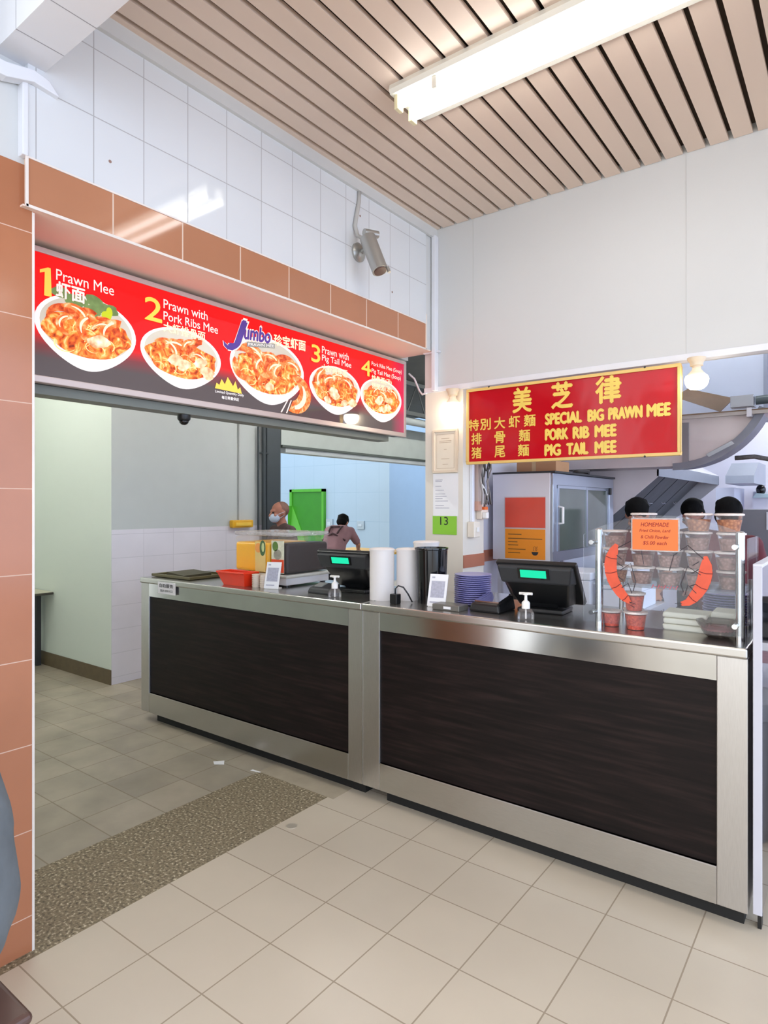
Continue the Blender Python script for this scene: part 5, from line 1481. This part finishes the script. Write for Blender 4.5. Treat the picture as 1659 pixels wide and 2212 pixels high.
# rounded square brown stool in the near corner
t = thing('brown_stool', 'brown plastic stool in the near left corner', 'stool', (-1.55, 0.44, 0))
BRN = M('brown_stool_plastic', (88, 62, 54), 0.35, var=0.1, vs=10)
MB().box((-1.725, 0.27, 0.425), (-1.37, 0.617, 0.452)).build('seat', BRN, t, bevel=0.02, seg=4)
MB().box((-1.715, 0.28, 0.36), (-1.38, 0.607, 0.43)).build('apron', BRN, t, bevel=0.01)
mb = MB()
for k in range(1, 5):
    mb.tube([(-1.38 + 0.0, 0.28 + 0.065 * k, 0.362), (-1.379, 0.28 + 0.065 * k, 0.428)], 0.002, 6)
    mb.tube([(-1.715 + 0.067 * k, 0.608, 0.362), (-1.715 + 0.067 * k, 0.608, 0.428)], 0.002, 6)
mb.build('moulded_ribs', M('pale_rib', (170, 150, 140), 0.5), t)  # ribs coloured paler than the seat
for sx, sy in ((0, 0), (1, 0), (1, 1), (0, 1)):
    lx, ly = -1.70 + 0.305 * sx, 0.295 + 0.297 * sy
    fx, fy = lx + (0.02 if sx else -0.02), ly + (0.02 if sy else -0.02)
    MB().hull8([(fx - 0.02, fy - 0.02, 0), (fx + 0.02, fy - 0.02, 0), (fx + 0.02, fy + 0.02, 0), (fx - 0.02, fy + 0.02, 0)], [(lx - 0.025, ly - 0.025, 0.37), (lx + 0.025, ly - 0.025, 0.37), (lx + 0.025, ly + 0.025, 0.37), (lx - 0.025, ly + 0.025, 0.37)]).build('leg', BRN, t, bevel=0.006)

# ------------------------------------------------------------------ people
SKIN = M('skin', (178, 124, 100), 0.5, var=0.05, vs=12)
SKIN2 = M('warm_skin', (166, 108, 88), 0.5, var=0.06, vs=12)
HAIR = M('black_hair', (10, 9, 9), 0.8, spec=0.12, var=0.3, vs=60, stretch=(1, 1, 0.2), bump=0.4, bs=120)
HAIR_G = M('cropped_hair', (120, 84, 72), 0.7, var=0.2, vs=80)
MAROON = M('maroon_shirt', (96, 32, 40), 0.75, var=0.1, vs=12, bump=0.3, bs=16)
BROWN_SH = M('dusty_mauve_shirt', (140, 104, 108), 0.75, var=0.1, vs=12, bump=0.3, bs=16)
APRON = M('dark_apron', (62, 36, 40), 0.7, var=0.1)
TROUSER = M('dark_trousers', (40, 42, 50), 0.75, var=0.1, bump=0.3, bs=16)
DENIM = M('grey_blue_denim', (102, 108, 112), 0.8, var=0.14, vs=20, bump=1.0, bs=9)
MASK = M('pale_blue_mask', (196, 208, 226), 0.7, var=0.03)
EYE = M('dark_eye', (30, 24, 22), 0.2)
LIP = M('lip', (150, 84, 76), 0.5)
SHOE = M('dark_shoe', (34, 32, 32), 0.5)


def fuse(mb, name, m, parent, voxel=0.012, smooth_it=4):
    """union of the rough volumes as one continuous skin"""
    o = mb.build(name, m, None)
    rm = o.modifiers.new('remesh', 'REMESH')
    rm.mode = 'VOXEL'
    rm.voxel_size = voxel
    sm = o.modifiers.new('smooth', 'SMOOTH')
    sm.iterations = smooth_it
    sm.factor = 0.5
    dg = bpy.context.evaluated_depsgraph_get()
    me = bpy.data.meshes.new_from_object(o.evaluated_get(dg))
    old = o.data
    o.modifiers.clear()
    o.data = me
    bpy.data.meshes.remove(old)
    if not me.materials:
        me.materials.append(m)
    for p in me.polygons:
        p.use_smooth = True
    o.parent = parent
    return o


def lerp(a, b, t):
    return tuple(x + (y - x) * t for x, y in zip(a, b))


def hand(mb, wrist, d, side, curl=0.5):
    """palm, four unequal bent fingers and a thumb; d = forearm direction"""
    d = Vector(d).normalized()
    w = d.cross(Vector((0, 0, 1)))
    if w.length < 0.2:
        w = Vector((1, 0, 0))
    w.normalize()
    n = w.cross(d)
    W = Vector(wrist)
    mb.capsule(W, W + d * 0.03, 0.026, 0.027)
    for k in range(4):
        base = W + d * 0.078 + w * (0.027 - 0.018 * k)
        mb.capsule(W + d * 0.02 + w * (0.018 - 0.012 * k), base, 0.015, 0.0115)
        ln = (0.066, 0.074, 0.07, 0.054)[k]
        mid = base + d * ln * 0.5 - n * ln * 0.18 * curl
        tip = mid + d * ln * 0.42 - n * ln * 0.5 * curl
        mb.capsule(base, mid, 0.0095, 0.0088)
        mb.capsule(mid, tip, 0.0088, 0.0075)
    t0 = W + d * 0.02 + w * 0.026 * side
    t1 = t0 + d * 0.03 + w * 0.026 * side - n * 0.01
    t2 = t1 + d * 0.03 + w * 0.004 * side - n * 0.012
    mb.capsule(t0, t1, 0.014, 0.0115)
    mb.capsule(t1, t2, 0.0115, 0.009)


def person(name, label, loc, rz, P, skin, shirt, trousers, hair=None, hair_style='short', mask=False, group=None, scale=1.0, apron=None, fine=0.011):
    """P: joint positions in a local frame where the figure faces -y"""
    t = thing(name, label, 'person', (0, 0, 0), group)
    ORG[t.name] = Vector((0, 0, 0))
    H = Vector(P['head'])
    tilt = Matrix.Rotation(P.get('nod', 0.0), 3, 'X')
    def h(x, y, z):
        return tuple(H + tilt @ Vector((x, y, z)))
    b = MB()
    nb = P['neckbase']
    b.capsule(nb, h(0, 0.015, -0.07), 0.058, 0.052)
    # head volumes
    def eb(c, r):
        n0 = len(b.v)
        b.ball((0, 0, 0), r, 22, 16)
        b.v[n0:] = [h(c[0] + v[0], c[1] + v[1], c[2] + v[2]) for v in b.v[n0:]]
    eb((0, 0.012, 0.03), (0.076, 0.096, 0.088))
    eb((0, -0.03, -0.035), (0.06, 0.066, 0.078))
    eb((0, -0.055, -0.085), (0.032, 0.034, 0.028))
    eb((0, -0.08, 0.018), (0.05, 0.02, 0.014))
    b.capsule(h(0, -0.092, 0.008), h(0, -0.112, -0.03), 0.010, 0.015)
    for s in (-1, 1):
        eb((s * 0.078, 0.012, -0.01), (0.012, 0.02, 0.032))
        eb((s * 0.04, -0.07, -0.03), (0.024, 0.02, 0.02))
    eb((0, -0.096, -0.056), (0.024, 0.01, 0.009))
    pel, sp, ch = P['pelvis'], P['spine'], P['chest']
    def torso(mb, g):
        wx = 0.0
        for a, bb, r0, r1, ox in ((pel, sp, 0.115, 0.105, 0.055), (sp, ch, 0.105, 0.115, 0.075)):
            for s in (-1, 0, 1):
                mb.capsule((a[0] + s * ox * 0.9, a[1], a[2]), (bb[0] + s * ox, bb[1], bb[2]), r0 + g, r1 + g)
        for s in (-1, 1):
            mb.capsule((ch[0] + s * 0.06, ch[1], ch[2]), P['shoulder'][s], 0.1 + g, 0.058 + g)
            mb.capsule((nb[0] + s * 0.02, nb[1], nb[2] - 0.02), P['shoulder'][s], 0.05 + g, 0.05 + g)
    torso(b, 0.0)
    for s in (-1, 1):
        S_, E_, W_ = P['shoulder'][s], P['elbow'][s], P['wrist'][s]
        b.capsule(S_, E_, 0.05, 0.038)
        b.capsule(E_, lerp(E_, W_, 0.3), 0.038, 0.037)
        b.capsule(lerp(E_, W_, 0.3), W_, 0.037, 0.025)
        hand(b, W_, Vector(W_) - Vector(E_), -s)
        Hh, K, A = P['hip'][s], P['knee'][s], P['ankle'][s]
        b.capsule(Hh, K, 0.088, 0.056)
        b.capsule(K, lerp(K, A, 0.35), 0.054, 0.056)
        b.capsule(lerp(K, A, 0.35), A, 0.056, 0.036)
        b.capsule(A, P['toe'][s], 0.036, 0.03)
    body = fuse(b, 'body', skin, t, fine)
    # clothing
    c = MB()
    torso(c, 0.014)
    for s in (-1, 1):
        S_, E_ = P['shoulder'][s], P['elbow'][s]
        e = lerp(S_, E_, P.get('sleeve', 0.75))
        c.capsule(S_, e, 0.066, 0.06)
        if P.get('long'):
            c.capsule(E_, P['wrist'][s], 0.056, 0.036)
    c.capsule(pel, (pel[0], pel[1], pel[2] - 0.03), 0.13, 0.135)
    fuse(c, 'shirt', shirt, t, 0.014, 5)
    q = MB()
    for s in (-1, 1):
        Hh, K, A = P['hip'][s], P['knee'][s], P['ankle'][s]
        q.capsule((pel[0] + s * 0.05, pel[1], pel[2]), Hh, 0.118, 0.105)
        q.capsule(Hh, K, 0.104, 0.074)
        q.capsule(K, lerp(K, A, 0.92), 0.074, 0.056)
    fuse(q, 'trousers', trousers, t, 0.014, 5)
    for s in (-1, 1):
        k = MB()
        A, T = P['ankle'][s], P['toe'][s]
        k.capsule((A[0], A[1] + 0.01, A[2] - 0.04), T, 0.045, 0.036)
        fuse(k, 'shoe', SHOE, t, 0.01, 3)
    for s in (-1, 1):
        MB().ball(h(s * 0.032, -0.088, 0.0), 0.011, 10, 8).build('eye', EYE, t, smooth=True)
    MB().ball(h(0, -0.098, -0.058), (0.022, 0.008, 0.006), 10, 8).build('mouth', LIP, t, smooth=True)
    if hair:
        k = MB()
        n0 = len(k.v)
        def hb(cc, r):
            n1 = len(k.v)
            k.ball((0, 0, 0), r, 20, 14)
            k.v[n1:] = [h(cc[0] + v[0], cc[1] + v[1], cc[2] + v[2]) for v in k.v[n1:]]
        if hair_style == 'cropped':
            hb((0, 0.024, 0.036), (0.078, 0.09, 0.086))
        else:
            hb((0, 0.022, 0.045), (0.088, 0.104, 0.092))
            hb((0, 0.05, -0.015), (0.08, 0.07, 0.075))
            for q_ in range(9):
                a = 2 * PI * q_ / 9
                hb((0.066 * math.cos(a), 0.024 + 0.076 * math.sin(a), 0.062 + 0.012 * math.sin(3 * a)), (0.026, 0.026, 0.03))
            if hair_style == 'bun':
                hb((0, 0.12, 0.03), (0.045, 0.04, 0.045))
        fuse(k, 'hair', hair, t, 0.009, 3)
    if mask:
        k = MB()
        n1 = len(k.v)
        k.ball((0, 0, 0), (0.064, 0.066, 0.058), 20, 14)
        k.v[n1:] = [h(v[0], -0.05 + v[1], -0.05 + v[2]) for v in k.v[n1:]]
        mk = fuse(k, 'face_mask', MASK, t, 0.008, 2)
        for s in (-1, 1):
            MB().tube([h(s * 0.06, -0.07, -0.025), h(s * 0.079, -0.02, -0.005), h(s * 0.088, 0.02, 0.012)], 0.0025, 6).build('ear_loop', MASK, mk)
            MB().tube([h(s * 0.058, -0.065, -0.085), h(s * 0.076, -0.02, -0.05), h(s * 0.086, 0.025, -0.02)], 0.0025, 6).build('ear_loop', MASK, mk)
    if apron:
        k = MB()
        for s in (-1, 1):
            pts = [lerp(P['shoulder'][s], nb, 0.45)]
            bk = P.get('back', (0, 0.135, -0.02))
            pts = [(pts[0][0], pts[0][1] - 0.02, pts[0][2] + 0.065), (pts[0][0], pts[0][1] + 0.03 + bk[1] * 0.3, pts[0][2] + 0.02 + bk[2] * 0.4), (ch[0] + s * 0.08, ch[1] + bk[1], ch[2] + bk[2]), (sp[0] + s * 0.07, sp[1] + bk[1], sp[2] + bk[2])]
            k.tube(pts, 0.014, 8)
        k.tube([(sp[0] - 0.18, sp[1] + 0.06, sp[2]), (sp[0], sp[1] + bk[1], sp[2] + bk[2]), (sp[0] + 0.18, sp[1] + 0.06, sp[2])], 0.014, 8)
        k.tube([(ch[0] - 0.09, ch[1] + bk[1], ch[2] + bk[2]), (ch[0] + 0.09, ch[1] + bk[1], ch[2] + bk[2])], 0.012, 8)
        k.build('apron_straps', apron, t, smooth=True)
    t.location = loc
    t.rotation_euler = (0, 0, rz)
    t.scale = (scale, scale, scale)
    return t


def standing(lean=0.0, reach=0.25, nod=0.2):
    dy = -lean
    return dict(pelvis=(0, 0.02, 0.94), spine=(0, 0.02 + dy * 0.4, 1.12), chest=(0, 0.02 + dy * 0.9, 1.30), neckbase=(0, 0.02 + dy * 1.2, 1.44),
                head=(0, -0.02 + dy * 1.5 - nod * 0.03, 1.585), nod=nod,
                shoulder={-1: (-0.17, 0.02 + dy * 1.1, 1.385), 1: (0.17, 0.02 + dy * 1.1, 1.385)},
                elbow={-1: (-0.22, -0.02 + dy - reach * 0.3, 1.13), 1: (0.22, -0.02 + dy - reach * 0.3, 1.13)},
                wrist={-1: (-0.16, -0.10 + dy - reach, 1.02), 1: (0.16, -0.10 + dy - reach, 1.02)},
                hip={-1: (-0.085, 0.02, 0.90), 1: (0.085, 0.02, 0.90)}, knee={-1: (-0.1, 0.0, 0.49), 1: (0.1, 0.0, 0.49)},
                ankle={-1: (-0.1, 0.03, 0.085), 1: (0.1, 0.03, 0.085)}, toe={-1: (-0.12, -0.11, 0.04), 1: (0.12, -0.11, 0.04)})

person('person', 'cook with black hair in maroon shirt, leftmost behind the food guard', (-1.28, 4.74, 0), 0.15, standing(0.05, 0.2, 0.55), SKIN, MAROON, TROUSER, HAIR, scale=0.905)
person('person', 'cook with black hair behind the food guard, middle one of the three', (-1.015, 5.40, 0), -0.3, standing(0.04, 0.2, 0.5), SKIN2, MAROON, TROUSER, HAIR, scale=0.905)
person('person', 'person with black hair in maroon shirt, rightmost behind the food guard', (-0.70, 4.60, 0), 2.95, standing(0.02, 0.2, 0.3), SKIN, MAROON, TROUSER, HAIR, scale=0.905)
person('person', 'older person with cropped hair wearing pale blue face mask beside the dark post', (-4.50, 4.32, 0), -0.3, standing(0.0, 0.1, 0.0), SKIN2, M('brown_dark_shirt', (70, 52, 50), 0.7), TROUSER, HAIR_G, 'cropped', True, scale=0.905)
# bending figure in the yard, seen from behind
PB = standing()
PB.update(pelvis=(0, 0.1, 0.90), spine=(0, 0.02, 1.05), chest=(0, -0.12, 1.14), neckbase=(0, -0.22, 1.20), head=(0, -0.29, 1.29), nod=0.75,
          shoulder={-1: (-0.17, -0.16, 1.17), 1: (0.17, -0.16, 1.17)}, elbow={-1: (-0.24, -0.30, 0.98), 1: (0.24, -0.30, 0.98)}, wrist={-1: (-0.17, -0.5, 0.88), 1: (0.17, -0.5, 0.88)},
          back=(0, 0.10, 0.105), hip={-1: (-0.085, 0.1, 0.86), 1: (0.085, 0.1, 0.86)}, knee={-1: (-0.1, 0.0, 0.47), 1: (0.1, 0.0, 0.47)})
person('person', 'person with dark hair bending over a table in the bright yard, seen from behind', (-5.93, 6.75, 0), PI + 0.35, PB, SKIN, BROWN_SH, TROUSER, HAIR, 'short', apron=APRON, scale=0.97)
# seated figure at the near left corner
PS = dict(pelvis=(0, 0.0, 0.615), spine=(0, -0.015, 0.76), chest=(0, -0.09, 0.92), neckbase=(0, -0.15, 1.06), head=(0, -0.22, 1.20), nod=0.35,
          shoulder={-1: (-0.18, -0.11, 1.0), 1: (0.18, -0.11, 1.0)}, elbow={-1: (-0.23, -0.24, 0.77), 1: (0.23, -0.24, 0.77)}, wrist={-1: (-0.12, -0.44, 0.72), 1: (0.12, -0.44, 0.72)},
          hip={-1: (-0.095, -0.03, 0.575), 1: (0.095, -0.03, 0.575)}, knee={-1: (-0.14, -0.42, 0.53), 1: (0.14, -0.42, 0.53)}, ankle={-1: (-0.14, -0.38, 0.085), 1: (0.14, -0.38, 0.085)}, toe={-1: (-0.15, -0.52, 0.04), 1: (0.15, -0.52, 0.04)}, long=True, sleeve=1.0)
person('person', 'seated person in grey-blue jacket on the brown stool, cut off at near left', (-1.575, 0.515, 0.0), -0.93, PS, SKIN, DENIM, M('grey_jeans', (88, 98, 108), 0.8, var=0.1), HAIR, 'short')
